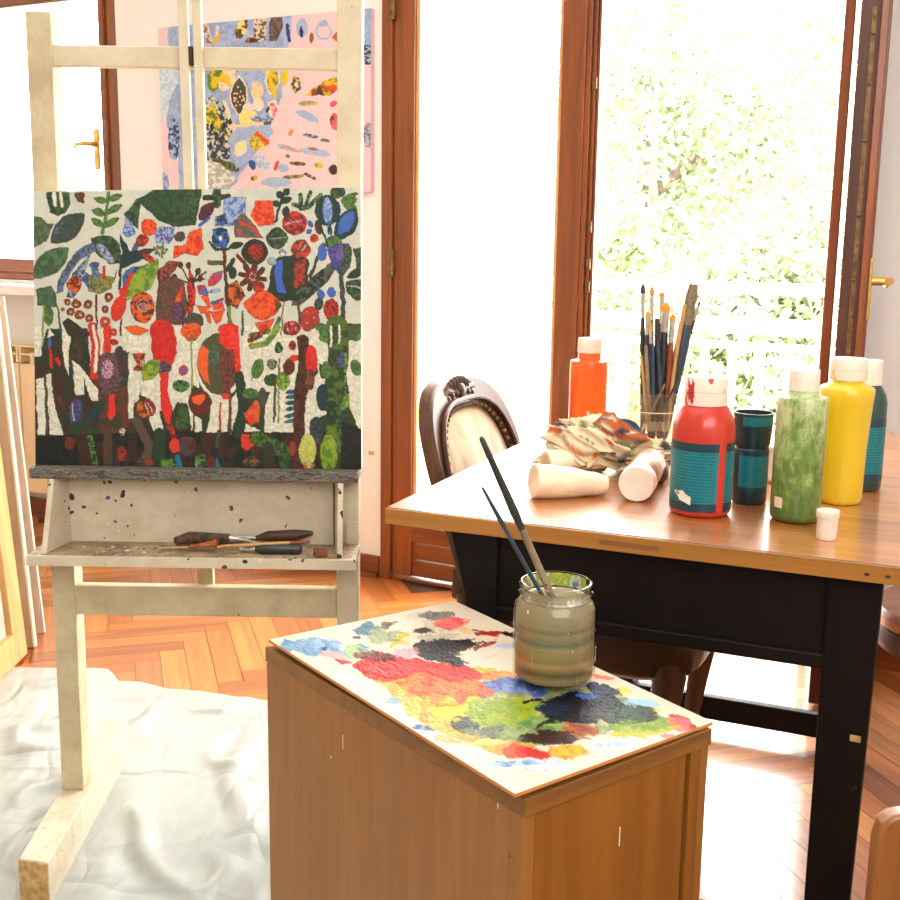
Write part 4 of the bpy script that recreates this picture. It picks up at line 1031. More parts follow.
def liquid(name, c, c2, scale=12, a=.4, b=.6, coat=.3, rough=.3, stretch=.4):
    t = NT(name); n_ = t.noise(t.coords((1, 1, stretch)), scale, 5, .65)
    t.base(t.ramp(n_, [(a, c), (b, c2)])); t.p(Roughness=rough, Coat_Weight=coat)
    t.b.inputs['Subsurface Weight'].default_value = .25; t.b.inputs['Subsurface Radius'].default_value = (.02, .01, .006); t.b.inputs['Subsurface Scale'].default_value = .6
    return t.m
m_or = liquid('orange_paint_bottle', (240, 92, 18), (248, 110, 30), 6)
bottle(587, 431, 338, 38, [(.90, .004), (.98, .02), (1.0, .05), (1.0, .62), (1.0, .72), (.97, .755), (.62, .772), (.60, .80), (.60, .86)], m_or, 'bright orange paint bottle with white cap at the far table edge', capmat('cap_with_red_marks', (190, 70, 40), .66), (.64, 0))
m_red = liquid('red_paint_bottle', (192, 42, 24), (206, 58, 38), 6)
ob, r_, H_, pf_ = bottle(699, 519, 376, 60, [(.90, .004), (.98, .02), (1.0, .05), (1.01, .30), (1.02, .58), (1.0, .66), (.92, .72), (.76, .78), (.68, .80), (.68, .815)], m_red, 'large red paint bottle with teal label and red-spattered cap', capmat('cap_with_red_spatter', (196, 36, 34), .57), (.70, 0))
add_label(ob, lambda z: interp(pf_, z), .045 * H_, .545 * H_, 172, 288, M['label'])
add_label(ob, lambda z: interp(pf_, z), .045 * H_, .545 * H_, 304, 400, M['label'])
a_ = math.radians(222); rr_ = interp(pf_, .16 * H_) + .0012
mb_ = MB(); star = []
for k in range(9):
    q = k / 9 * 2 * math.pi; rad_ = .016 if k % 2 == 0 else .009
    an = a_ + rad_ * math.cos(q) * 1.0 / rr_; rad_ *= (1.0, .8, .6, 1, 1.2, .8, .5, .9, 1.3)[k]; an = a_ + rad_ * math.cos(q) / rr_; star.append((rr_ * math.cos(an), rr_ * math.sin(an), .155 * H_ + rad_ * math.sin(q)))
mb_.raw(star + [(rr_ * math.cos(a_), rr_ * math.sin(a_), .155 * H_)], [(i, (i + 1) % 9, 9) for i in range(9)])
kid(mb_, 'torn_patch', M['whitep'], ob)
t = NT('green_smeared_bottle'); n_ = t.noise(t.coords((1, 1, .5)), 46, 6, .78, .1); g_ = t.noise(t.coords((1, 1, .2)), 70, 3)
sp = t.add('ShaderNodeSeparateXYZ'); tc = t.add('ShaderNodeTexCoord'); t.link(tc.outputs['Object'], sp.inputs[0])
fz = t.math('ADD', n_, t.math('MULTIPLY', t.math('SUBTRACT', sp.outputs[2], .115), 1.5))
t.base(t.ramp(fz, [(.34, (82, 112, 50)), (.46, (112, 142, 66)), (.54, (150, 172, 100)), (.66, (196, 206, 154))])); t.p(Roughness=.3, Coat_Weight=.4)
og, r_, H_, pf_ = bottle(794, 525, 369, 49, [(.88, .004), (.97, .02), (1.0, .05), (1.0, .70), (1.0, .80), (.96, .822), (.62, .83), (.58, .845), (.58, .88)], t.m, 'smeared green paint bottle with cream cap near the front table edge', M['whitep'], (.60, 0))
add_label(og, lambda z: r_, .10 * H_, .17 * H_, 198, 222, M['creamp'])
m_y = liquid('yellow_paint_bottle', (222, 186, 22), (230, 198, 44), 5)
bottle(838, 506, 358, 42, [(.92, .004), (1.0, .02), (1.04, .05), (1.08, .40), (1.22, .72), (1.26, .79), (1.20, .805), (.78, .83), (.72, .85), (.74, .87)], m_y, 'yellow paint bottle with yellow-stained white cap', capmat('cap_with_yellow_marks', (226, 190, 40), .62), (.84, 0))
m_t = liquid('dark_teal_paint_bottle', (34, 66, 64), (44, 80, 76), 5)
ob, r_, H_, pf_ = bottle(861, 492, 360, 36, [(.90, .004), (1, .02), (1.0, .60), (1.0, .68), (.9, .74), (.66, .80), (.60, .81), (.6, .83)], m_t, 'dark teal bottle with teal label partly hidden behind the yellow bottle', M['whitep'], (.62, 0))
add_label(ob, lambda z: interp(pf_, z), .08 * H_, .56 * H_, 230, 420, M['label'])
# two dark teal tubs, one upside on the other
M['tealdark'] = plain('dark_teal_plastic', (24, 50, 58), .35, .1, 20, .0)
c = base_c(748, 507, .035); s_ = PXM(c); r = 17 / s_
zj = float(aty(748, 449, c[1] - r)[2]); zk = float(aty(749, 412, c[1])[2])
o = thing('paint_tub', c, 'dark teal tub with printed label, under the open tub', 'tub', 'dark teal plastic tubs')
pf_ = [(r * .94, 0.001), (r, .004), (r, zj - TH - .004), (r * .9, zj - TH)]
kid(MB().lathe([(.0001, .001)] + pf_ + [(.0001, zj - TH)], 40, cap=False), 'body', M['tealdark'], o, smooth=True)
add_label(o, lambda z: interp(pf_, z), .022, zj - TH - .004, 215, 330, M['label'])
o2 = thing('paint_tub', (c[0], c[1], zj), 'open dark teal tub stacked on top of the labelled tub', 'tub', 'dark teal plastic tubs')
h2 = zk - zj
kid(MB().lathe([(.0001, .0005), (r * .96, .0005), (r * 1.02, .006), (r * 1.09, h2 * .5), (r * 1.12, h2), (r * 1.05, h2), (r * 1.0, h2 * .5), (r * .9, .012), (.0001, .010)], 40, cap=False), 'body', M['tealdark'], o2, smooth=True)
add_label(o2, lambda z: r * 1.085 + (z - h2 * .5) * .06, h2 * .62, h2 * .95, 225, 320, M['label'])
# small white canister
c = base_c(826, 541, .0125); s_ = PXM(c); r = 10 / s_; h = float(aty(826, 510, c[1])[2] - TH)
o = thing('small_canister', c, 'tiny white plastic canister at the foot of the green bottle', 'canister')
kid(MB().lathe([(.0001, .0005), (r * .92, .0005), (r, .003), (r * 1.02, h * .78), (.0001, h * .78)], 32, cap=False), 'body', M['whitep'], o, smooth=True)
kid(MB().lathe([(.0001, h * .77), (r * 1.12, h * .77), (r * 1.14, h * .8), (r * 1.14, h * .97), (r * 1.08, h), (.0001, h)], 32, cap=False), 'lid', M['whitep'], o, smooth=True, angle=30)
# white tub seen between the teal tubs and the green bottle
c = base_c(776, 484, .03); 
o = thing('white_tub', c, 'white plastic tub half hidden behind the green bottle', 'tub')
kid(MB().lathe([(.0001, .0005), (.026, .0005), (.031, .006), (.034, .05), (.034, .058), (.0001, .06)], 36, cap=False), 'body', M['whitep'], o, smooth=True)
kid(MB().lathe([(.0001, .0595), (.036, .0595), (.036, .068), (.0001, .07)], 36, cap=False), 'lid', M['whitep'], o, smooth=True)

# jar full of brushes
c = base_c(652, 449, .038); s_ = PXM(c)
zr_ = float(aty(655, 392, c[1])[2] - TH); rj = 29 / s_
o = thing('brush_jar', c, 'smeared clear jar packed with paintbrushes at the back of the table', 'jar')
pf_ = [(.0001, .002), (rj * .95, .002), (rj, .008), (rj, zr_ * .66), (rj * 1.06, zr_ * .68), (rj * 1.06, zr_ * .76), (rj * .80, zr_ * .80), (rj * .78, zr_ * .98), (rj * .82, zr_), (rj * .76, zr_), (rj * .74, zr_ * .8), (rj * .92, zr_ * .7), (rj * .93, .012), (.0001, .008)]
kid(MB().lathe(pf_, 44, cap=False), 'glass_body', M['dullglass'], o, smooth=True)
kid(MB().lathe([(rj * 1.063, zr_ * .685), (rj * 1.065, zr_ * .70)], 44, cap=False), 'collar', M['creamp'], o, smooth=True)
# (tip x, tip y, rim x, radius, handle, bristle, up = bristles up, depth offset, bristle length, ferrule)
BR = [(643, 283, 642, .0035, 'darkhandle', 'bristle_b', 1, .01, .022, .05, 'thin brush with a dark pointed tip, leftmost in the brush jar'),
      (652, 286, 651, .0036, 'greyhandle', 'bristle_o', 1, .015, .020, .05, 'brush with a tall slim orange tip and white ferrule'),
      (648, 311, 645, .0040, 'darkhandle', 'bristle_o', 1, -.012, .014, .035, 'short flat orange brush beside the jar\'s left rim'),
      (651, 323, 650, .0032, 'bluehandle', 'bristle_o', 1, -.02, .012, .03, 'shortest orange-tipped brush in the left cluster'),
      (662, 292, 659, .0040, 'darkhandle', 'bristle_o', 1, .02, .010, .055, 'brush with small square orange tip at the centre of the bunch'),
      (666, 303, 661, .0066, 'darkhandle', 'bristle_o', 1, .0, .020, .04, 'wide round orange mop brush in the middle of the jar'),
      (673, 314, 667, .0048, 'redbrown', 'bristle_o', 1, -.01, .014, .045, 'white-ferruled brush with ragged orange tip, right of the mop'),
      (657, 318, 658, .0058, 'darkhandle', 'bristle_b', 0, -.015, .02, .03, 'thick dark handle standing in the middle of the jar'),
      (694, 284, 672, .0105, 'bluehandle', 'bristle_w', 2, .012, .055, .03, 'large blue-handled brush with long grey stiff bristles leaning right'),
      (680, 322, 671, .0032, 'barehandle', 'bristle_b', 0, -.02, .02, .03, 'thin bare wooden handle between the red-brown handle and the long tan one'),
      (700, 301, 675, .0030, 'darkhandle', 'bristle_b', 1, .022, .012, .03, 'thin dark brush leaning farthest right behind the grey brush'),
      (641, 355, 645, .0028, 'barehandle', 'bristle_b', 0, -.026, .02, .03, 'thin tan handle low at the left of the jar'),
      (646, 345, 648, .0040, 'greyhandle', 'bristle_b', 0, -.03, .02, .03, 'stained grey handle low at the left of the jar'),
      (653, 345, 653, .0042, 'bluehandle', 'bristle_b', 0, -.028, .02, .03, 'blue-black handle, left of the two in the front of the bunch'),
      (658, 348, 661, .0040, 'bluehandle', 'bristle_b', 0, -.031, .02, .03, 'blue-black handle, right of the two in the front of the bunch'),
      (670, 345, 666, .0052, 'redbrown', 'bristle_b', 0, .0, .02, .03, 'red-brown handle behind the bare wooden one'),
      (682, 372, 670, .0022, 'darkhandle', 'bristle_b', 0, -.025, .02, .03, 'thin dark twig-like handle low at the right of the jar'),
      (665, 384, 659, .0026, 'greyhandle', 'bristle_w', 0, -.034, .02, .03, 'short pale brush stub just above the jar rim'),
      (685, 304, 668, .0046, 'barehandle', 'bristle_b', 0, -.004, .02, .03, 'long tan handle leaning right, alongside the grey-bristled brush')]
for (tx, ty, rx, rh, hm, bm_, up, dy, bl, fl_, lab) in BR:
    k_ = .8
    y_ = c[1] + dy * k_
    tp = aty(tx, ty, y_); rm = aty(rx, 396, y_)
    lim = rj * .62
    rm[0] = c[0] + max(-lim, min(lim, rm[0] - c[0]))
    d_ = rm - tp; bt = tp + d_ * ((TH + .016 - tp[2]) / d_[2])
    q = bt[:2] - c[:2]; l_ = np.linalg.norm(q)
    if l_ > rj * .8: bt[:2] = c[:2] + q / l_ * rj * .8
    rh *= 1.3
    if up: brush(tp, bt, rh, M[hm], M[bm_], lab, 'brushes standing in the jar', ferr=fl_, bl=bl, flat=.6 if up == 1 else .8, tipr=.35 if up == 1 else .85, ff=M['greyhandle'] if up == 2 else None)
    else: brush(bt, tp, rh, M[hm], M[bm_], lab, 'brushes standing in the jar', ferr=.02, bl=bl)

# lying bottles and the paint rag
def lying(label, p0, p1, rads, mats, names, cat='bottle', gr='bottles lying under the rag', name='lying_bottle'):
    """p0 -> p1 axis; rads [(share along, radius)] split into named parts"""
    p0 = Vector(p0); p1 = Vector(p1); d = p1 - p0
    o = thing(name, p0, label, cat, gr)
    for nm, mt, seg_ in zip(names, mats, rads):
        kid(MB().tube([tuple(d * q) for q, _ in seg_], [r for _, r in seg_], 32), nm, mt, o, smooth=True, angle=40)
    return o
q = onz(636, 503, TH); sq_ = PXM(q); rc = 18.5 / sq_
p0 = q + np.array([0, .004, rc]); dirv = np.array([.055, .19, 0])
lying('bottle lying on its side, its white round cap facing out beside the red bottle', p0, p0 + dirv, [[(0, rc * .93), (.02, rc), (.16, rc)], [(.16, rc * .9), (.18, rc * .97), (.9, rc * .97), (1, rc * .8)]], [M['whitep'], plain('ochre_paint_tube', (150, 108, 46), .4, .3, 40, .1)], ['cap', 'body'])
q = onz(548, 500, TH); sq_ = PXM(q); rc = 18 / sq_
p0 = aty(533, 482, q[1] + .012); rc2 = rc * .98; p0[2] = TH + rc2
p1 = aty(606, 470, q[1] + .045); p1[2] = TH + rc2 * .62
lying('cream tapered bottle lying on its side at the left of the rag', p0, p1, [[(0, rc2 * .93), (.015, rc2), (.28, rc2 * .97), (.55, rc2 * .86), (.8, rc2 * .66)], [(.79, rc2 * .70), (.82, rc2 * .70), (1.0, rc2 * .52)], ], [M['creamp'], M['creamp']], ['body', 'nozzle'])
q = onz(550, 482, TH); p0 = q + np.array([-.005, .05, rc * .8])
lying('second cream bottle mostly hidden behind the tapered one under the rag', p0, p0 + np.array([.11, .05, 0]), [[(0, rc * .7), (.03, rc * .8), (.5, rc * .8), (1, rc * .78)], [(-.0, rc * .5), (.02, rc * .5)]], [M['creamp'], M['creamp']], ['body', 'cap'])
q = onz(664, 488, TH)
lying('small crushed dark and red paint tube between the lying cap and red bottle', q + np.array([-.006, .02, .018]), q + np.array([.008, .10, .018]), [[(0, .010), (.1, .016), (.6, .017), (1, .018)]], [splatter('smeared_tube', (120, 44, 40), (38, 48, 44), .8, 90)], ['body'], 'tube', None, 'paint_tube')

def rag(name, c, rx, ry, rz_, label, seed, n=6):
    bm = bmesh.new(); bmesh.ops.create_icosphere(bm, subdivisions=n, radius=1.0)
    co = np.array([v.co[:] for v in bm.verts])
    X, Y, Z = co[:, 0], co[:, 1], co[:, 2]
    def n3(f, s0):
        return (fnoise(X * f + s0 + Z * f * .8 + 20, Y * f + s0 - Z * f * .7 + 20, 2) - .5) * 2
    def rg_(f, s0): return 1 - np.minimum(1, np.abs(n3(f, s0)) * 3.4)
    k_ = .80 + .28 * rg_(1.7, seed) + .24 * rg_(3.3, seed + 9) + .15 * rg_(6.5, seed + 21) + .5 * n3(1.3, seed + 40)
    P_ = co * k_[:, None]; P_[:, 0] += .35 * n3(1.9, seed + 3); P_[:, 2] += .45 * n3(2.3, seed + 6); P_[:, 1] += .3 * n3(2.0, seed + 61)
    P_ = P_ * np.array([rx, ry, rz_]) * .92
    P_[:, 2] = np.where(P_[:, 2] < -rz_ * .55, -rz_ * .55 + (P_[:, 2] + rz_ * .55) * .3, P_[:, 2])
    for v, p in zip(bm.verts, P_): v.co = p
    me = bpy.data.meshes.new(name); bm.to_mesh(me); bm.free()
    me.materials.append(M['ragm']); me.polygons.foreach_set('use_smooth', [True] * len(me.polygons))
    o = bpy.data.objects.new(name, me); COL.objects.link(o); o.location = tuple(c)
    col = np.tile(lin((226, 206, 174)), (len(co), 1)); cols = [(206, 132, 80), (222, 196, 150), (60, 66, 58), (122, 132, 70), (110, 118, 130), (234, 216, 186), (190, 100, 50), (70, 84, 110), (226, 206, 170)]
    for i, cc in enumerate(cols):
        n_ = fnoise(X * 5.5 + 11 * i + Z * 4.4 + seed + 30, Y * 5.5 + 7 * i - Z * 4.1 + 30, 3); th = [.56, .54, .60, .57, .60, .52, .61, .67, .55][i]
        w = np.clip((n_ - th) * 14, 0, 1)[:, None]; col = col * (1 - w) + lin(cc) * w
    setcol(o, col); tag(o, label, 'rag', 'paint rags')
    return o
M['ragm'] = vcol('paint_stained_cotton', .9, 160, .5, 0, .2)
cr = base_c(596, 478, .06); sc_ = PXM(cr)
zc_ = float(aty(596, 446, cr[1])[2])
rag('paint_rag', (cr[0], cr[1], zc_ - .004), 56 / sc_, .055, .050, 'crumpled cream rag stained orange and black, piled on the lying bottles', 1)
cr2 = base_c(647, 480, .07)
rag('paint_rag', (cr2[0], cr2[1] + .02, float(aty(648, 455, cr2[1] + .02)[2])), 24 / sc_, .04, .032, 'small pale balled-up rag between the big rag and red bottle', 23)

# ================================================================== EASEL
fl_l = onz(62, 790, .085); YP = float(fl_l[1])       # front plane of the posts
PT = .05
def ex(x, y, Y=YP): return float(aty(x, y, Y)[0])
def ez(x, y, Y=YP): return float(aty(x, y, Y)[2])
easel = thing('studio_easel', (ex(200, 620), YP + .02, 0), 'worn off-white wooden studio easel with a paint-spotted tool tray', 'easel')
lx0, lx1 = ex(62, 790), ex(83.5, 790)
lxt0, lxt1 = ex(24.5, 15), ex(50.5, 15)
ztop = ez(38, 11)
zf = .085
def post(xa, xb, xa2, xb2, z0, z1, Y0=YP, Y1=YP + PT):
    return MB().hexa([(xa, Y0, z0), (xb, Y0, z0), (xb, Y1, z0), (xa, Y1, z0), (xa2, Y0, z1), (xb2, Y0, z1), (xb2, Y1, z1), (xa2, Y1, z1)])
post(lx0, lx1, lxt0, lxt1, zf, ztop).build('post', M['offwhite'], easel, bevel=.002)
rx0, rx1 = ex(336.5, 600), ex(358, 600)
rt0, rt1 = ex(337, 20), ex(362, 20)
zr0 = ez(350, 600); zr1 = ez(350, 20)
ext = lambda a, b, z: a + (b - a) * (z - zr0) / (zr1 - zr0)
post(ext(rx0, rt0, zf), ext(rx1, rt1, zf), ext(rx0, rt0, 1.78), ext(rx1, rt1, 1.78), zf, 1.78).build('post', M['offwhite2'], easel, bevel=.002)
# feet: beams running away from the camera
f1, f2 = onz(18, 859, zf), onz(48, 863, zf)
b1, b2 = onz(101, 721, zf), onz(128, 722, zf)
MB().hexa([(f1[0], f1[1], .0), (f2[0], f2[1], .0), (b2[0], b2[1], .0), (b1[0], b1[1], .0), (f1[0], f1[1], zf), (f2[0], f2[1], zf), (b2[0], b2[1], zf), (b1[0], b1[1], zf)]).build('foot', M['foot'], easel, bevel=.003)
MB().hexa([(f1[0] + .001, f1[1] - .002, .001), (f2[0] - .001, f2[1] - .002, .001), (f2[0] - .001, f2[1] - .0002, .001), (f1[0] + .001, f1[1] - .0002, .001), (f1[0] + .001, f1[1] - .002, zf - .002), (f2[0] - .001, f2[1] - .002, zf - .002), (f2[0] - .001, f2[1] - .0002, zf - .002), (f1[0] + .001, f1[1] - .0002, zf - .002)]).build('end_grain', M['endgrain'], easel)
sh = ext(rx0, rt0, zf) - lx0
MB().hexa([(p[0] + sh, p[1], z) for z in (0, zf) for p in (f1, f2, b2, b1)]).build('foot', M['foot'], easel, bevel=.003)
# lower cross rail and upper cross rail
zc0, zc1 = ez(200, 617, YP), ez(200, 587.5, YP)
MB().box(lx1 - .0, ext(rx0, rt0, .5), YP + .001, YP + .028, zc0, zc1).build('lower_rail', M['offwhite'], easel, bevel=.004)
zu0, zu1 = ez(120, 66.5, YP), ez(120, 45, YP)
zu0b, zu1b = ez(290, 64, YP), ez(290, 42.5, YP)
xa, xb, xc = ex(50, 60), ex(182, 60), ex(337, 60)
MB().box(xa, xc, YP + .006, YP + .03, zu0, zu1).build('upper_rail', M['offwhite2'], easel, bevel=.002)
# two-part centre mast
m1, m2, m3, m4 = ex(177, 30, YP - .012), ex(186, 30, YP - .012), ex(191.5, 30, YP - .012), ex(200, 30, YP - .012)
zm0 = ez(205, 470, YP + .04); 
dxm = ex(185, 180, YP - .012) - m1
for (u0, u1) in ((m1, m2), (m3, m4)):
    MB().hexa([(u0 + .006, YP - .012, .9), (u1 + .006, YP - .012, .9), (u1 + .006, YP + .005, .9), (u0 + .006, YP + .005, .9), (u0, YP - .012, 1.9), (u1, YP - .012, 1.9), (u1, YP + .005, 1.9), (u0, YP + .005, 1.9)]).build('mast_slat', M['offwhite2'], easel, bevel=.001)
MB().box(m2 + .001, m3 - .001, YP - .008, YP + .02, ez(189, 65), ez(189, 47)).build('gap_shade', M['knot_and_shade'], easel)  # dark block added for the shade in the gap between the slats
q0_, q1_ = ex(197, 580, YP + .03), ex(213, 580, YP + .03)
MB().box(q0_, q1_, YP + .0285, YP + .05, zc0 + .01, ez(205, 500)).build('centre_post', M['offwhite'], easel, bevel=.002)
# tray box: bottom shelf, sides, back, ledge
zs_ = float(aty(180, 541, YP - .002)[2])                   # shelf top
yf_ = float(onz(180, 557.5, zs_)[1])                       # front lip
sx0_, sx1_ = ex(27, 560, yf_), ex(355, 560, yf_)
zs0_ = ez(180, 567, yf_)
MB().box(sx0_, sx1_, yf_, YP - .001, zs0_, zs_).build('tray_shelf', M['traybed'], easel, bevel=.0015)
MB().box(sx0_ - .001, sx1_ + .001, yf_ - .004, yf_ - .0002, zs0_ - .001, zs_ + .001).build('tray_lip', M['tray'], easel, bevel=.001)
zl1, zl0 = ez(190, 470.5, YP - .07), ez(190, 481, YP - .07)
xi0, xi1 = ex(68, 500, YP - .006), ex(336, 500, YP - .006)
MB().box(xi0 - .01, xi1 + .012, YP - .012, YP - .002, zs_, zl0).build('tray_back', M['tray'], easel)
t0 = .010
MB().box(xi1 - .004, xi1 - .0005, YP - .016, YP - .0125, zs_, zl0).build('tray_corner_shade', M['knot_and_shade'], easel)  # thin dark strip painting the shade in the tray's inner corner
for (xf, xb_, xt) in ((ex(41, 556, yf_ + .01), xi0, ex(49, 484, YP - .07)), (ex(337, 556, yf_ + .01), xi1 + .002, ex(338, 484, YP - .07))):
    poly = [(0, yf_ + .01, zs_), (0, YP - .013, zs_), (0, YP - .013, zl0), (0, YP - .07, zl0)]
    V_ = []
    for off in (0, t0):
        V_ += [(xf + off, yf_ + .01, zs_), (xb_ + off - .004, YP - .013, zs_), (xb_ + off - .004, YP - .013, zl0), (xt + off, YP - .07, zl0)]
    MB().raw(V_, [(0, 1, 2, 3), (7, 6, 5, 4), (0, 4, 5, 1), (1, 5, 6, 2), (2, 6, 7, 3), (3, 7, 4, 0)]).build('tray_side', M['tray'], easel, bevel=.001)
lx_0, lx_1 = ex(29, 475, YP - .07), ex(358, 475, YP - .07)
MB().box(lx_0, lx_1, YP - .07, YP - .0005, zl0, zl1).build('canvas_ledge', M['ledge'], easel, bevel=.002)
MB().box(xi1 + .02, ex(357, 520), YP - .01, YP - .001, zs_ + .0005, zs_ + .045).build('end_block', M['offwhite2'], easel)

# ---- the flower painting
YC = YP - .040
TLc = [aty(33, 191, YC), aty(361, 187.5, YC), aty(361.5, 469, YC), aty(35.5, 467.5, YC)]
GW, GH = 560, 480
su, sv = np.meshgrid(np.linspace(0, 1, GW), np.linspace(0, 1, GH)); su3, sv3 = su[..., None], sv[..., None]
Pc = (TLc[0] * (1 - su3) + TLc[1] * su3) * (1 - sv3) + (TLc[3] * (1 - su3) + TLc[2] * su3) * sv3
PX_, PY_ = 33 + su * 328.5, 189 + sv * 279.5
p = Paint(PX_, PY_, (214, 214, 198), (192, 196, 178), warp=1.3)
p.edge = .5; p.dsp = .36
DG, MG, GG, LM_, RD_, OR_, BR_, BL, LB, TL_, BK = (44, 66, 48), (74, 100, 62), (92, 134, 56), (150, 166, 58), (206, 56, 40), (222, 98, 40), (108, 50, 38), (72, 104, 172), (160, 178, 208), (34, 66, 76), (26, 32, 30)
SL = (76, 84, 74); PU = (110, 80, 110); CR = (224, 220, 200)
def A(): p.frame(20, 180, 5)
def B(): p.frame(190, 180, 5)
def Cf(): p.frame(20, 325, 5)
def D(): p.frame(190, 325, 5)
# dark ground masses of the lower half, then the pale gaps
Cf()
p.edge = 0
p.poly([(60, 120), (110, 60), (130, 0), (215, 0), (215, 60), (250, -20), (330, 0), (350, 200), (380, 240), (420, 130), (520, 110), (560, 260), (590, 350), (600, 300), (640, 380), (700, 420), (760, 380), (850, 300), (900, 280), (900, 760), (60, 760)], DG, (74, 48, 38), sp=.3, ny=.10)
p.poly([(390, 130), (540, 110), (560, 460), (480, 560), (400, 560), (370, 300)], (58, 66, 50), (104, 60, 44), sp=.2)
p.poly([(240, 0), (330, 0), (345, 200), (300, 160), (245, 200)], (86, 66, 44), (44, 60, 46), sp=.3)
D()
p.poly([(0, 200), (80, 300), (110, 340), (140, 300), (260, 280), (300, 330), (420, 320), (520, 300), (560, 60), (600, 60), (640, 180), (690, 110), (690, -20), (870, -20), (870, 760), (0, 760)], DG, (58, 72, 40), sp=.3, ny=.1)
p.poly([(0, 530), (880, 530), (880, 760), (0, 760)], (32, 44, 34), (70, 46, 34), sp=.3, ny=.12)
Cf(); p.poly([(60, 550), (900, 520), (900, 760), (60, 760)], (28, 38, 32), (62, 44, 34), sp=.3, ny=.12)
p.poly([(70, 555), (235, 560), (250, 700), (70, 730)], BK, (36, 40, 36))
for q in ([(60, -10), (110, -10), (96, 140), (60, 140)], [(72, 256), (110, 250), (120, 545), (78, 545)], [(122, 235), (145, 230), (155, 350), (205, 545), (140, 548)], [(205, -10), (248, -10), (235, 240), (212, 160)], [(140, 0), (165, 30), (130, 50)],
          [(255, 160), (290, 190), (345, 260), (380, 310), (385, 368), (350, 365), (330, 320), (315, 250), (310, 340), (268, 342)], [(345, 180), (385, 120), (400, 230), (350, 240)], [(500, -10), (560, -10), (560, 10), (640, 45), (640, 130), (600, 130), (560, 110), (528, 120), (510, 60)],
          [(535, 120), (560, 200), (572, 300), (562, 455), (535, 460)], [(560, 240), (590, 260), (590, 360), (572, 380)], [(600, 262), (695, 250), (692, 420), (712, 520), (660, 525), (640, 460), (660, 420), (630, 350), (600, 340)], [(730, -10), (810, -10), (850, 60), (848, 270), (750, 262), (762, 190), (792, 150), (785, 80)],
          [(745, 270), (850, 300), (862, 460), (852, 525), (835, 400), (780, 370), (756, 430), (750, 350)], [(865, 50), (900, 50), (890, 300), (860, 290)], [(868, 460), (905, 470), (905, 520), (880, 525)]): p.poly(q, CR, (204, 204, 186), sp=.5)
D()
for q in ([(0, -10), (60, -10), (60, 20), (30, 90), (40, 250), (10, 280), (0, 280)], [(20, 440), (55, 470), (40, 525), (20, 525)], [(95, 320), (150, 320), (150, 420), (138, 532), (78, 532), (100, 420)], [(152, 358), (192, 358), (182, 530), (153, 530)], [(205, 360), (245, 300), (232, 420), (206, 530)],
          [(262, -10), (560, -10), (560, 60), (545, 130), (520, 320), (516, 530), (368, 528), (372, 400), (400, 325), (350, 300), (290, 330), (264, 300)], [(575, 20), (680, -10), (700, 110), (722, 240), (640, 170), (650, 250), (690, 270), (640, 325), (575, 345), (640, 220)], [(570, 345), (640, 320), (650, 420), (692, 420), (620, 470), (598, 540), (553, 540)],
          [(782, 80), (870, -10), (870, 540), (835, 490), (800, 400), (785, 250)], [(272, 480), (350, 522), (262, 528)]): p.poly(q, CR, (206, 206, 186), sp=.5)
# ---- crop A: upper left
A(); p.edge = .55; p.g = 1.16
p.poly([(140, 60), (240, 60), (245, 110), (220, 150), (185, 165), (155, 145)], DG, MG); p.line([(170, 55), (174, 112)], 16, CR); p.line([(205, 55), (206, 118)], 16, CR)
p.poly([(275, 60), (318, 60), (318, 108), (290, 98)], SL, BR_)
p.poly([(55, 178), (110, 183), (130, 205), (162, 208), (145, 240), (130, 285), (55, 312)], (100, 112, 96), MG)
p.leaf(150, 298, 322, 158, 92, SL, (58, 82, 72), sp=.4); p.line([(180, 245), (210, 200)], 24, (96, 112, 160), SL, sp=.8)
p.leaf(55, 468, 245, 322, 92, (88, 116, 84), (66, 92, 62), sp=.3)
p.line([(443, 60), (430, 170), (412, 255)], 16, GG)
for a in ((435, 100, 368, 85), (435, 95, 518, 68), (432, 160, 360, 140), (425, 165, 512, 115), (420, 222, 356, 180), (415, 222, 497, 180)): p.leaf(*a, 30, GG, MG)
p.poly([(602, 95), (690, 55), (892, 48), (882, 110), (862, 207), (760, 210), (700, 182), (650, 140)], (46, 74, 46), (60, 88, 60), sp=.4)
p.poly([(580, 100), (602, 120), (592, 185), (588, 230), (562, 200), (528, 165)], DG, MG); p.poly([(515, 252), (532, 182), (560, 205), (572, 255), (542, 270)], LB, BL, sp=1.0)
p.ell(645, 225, 36, 36, RD_, OR_, sp=.6); p.poly([(680, 255), (700, 232), (770, 230), (765, 270), (740, 302), (685, 300)], LB, (90, 90, 150), sp=.9)
p.line([(560, 350), (580, 320), (600, 292)], 22, BL, PU); p.ell(612, 290, 26, 28, BR_, RD_)
p.poly([(502, 268), (535, 310), (545, 340), (665, 332), (620, 368), (560, 398), (505, 422), (498, 380), (515, 350)], TL_, (48, 60, 52)); p.poly([(590, 345), (665, 332), (620, 366)], BR_, TL_)
p.line([(500, 415), (495, 530)], 12, (44, 60, 52))
p.poly([(362, 285), (400, 275), (450, 275), (490, 310), (492, 395), (450, 390), (400, 365), (370, 330)], DG, MG); p.line([(400, 320), (450, 385)], 34, PU, LB, sp=1.0)
p.poly([(355, 310), (300, 332), (240, 400), (200, 470), (186, 532), (215, 520), (250, 440), (300, 385), (362, 350)], SL, (96, 120, 160), sp=.6)
p.poly([(262, 450), (320, 395), (352, 350), (322, 440), (300, 500), (272, 562), (236, 552)], (150, 164, 196), SL, sp=.7); p.ell(268, 502, 32, 34, BR_, OR_)
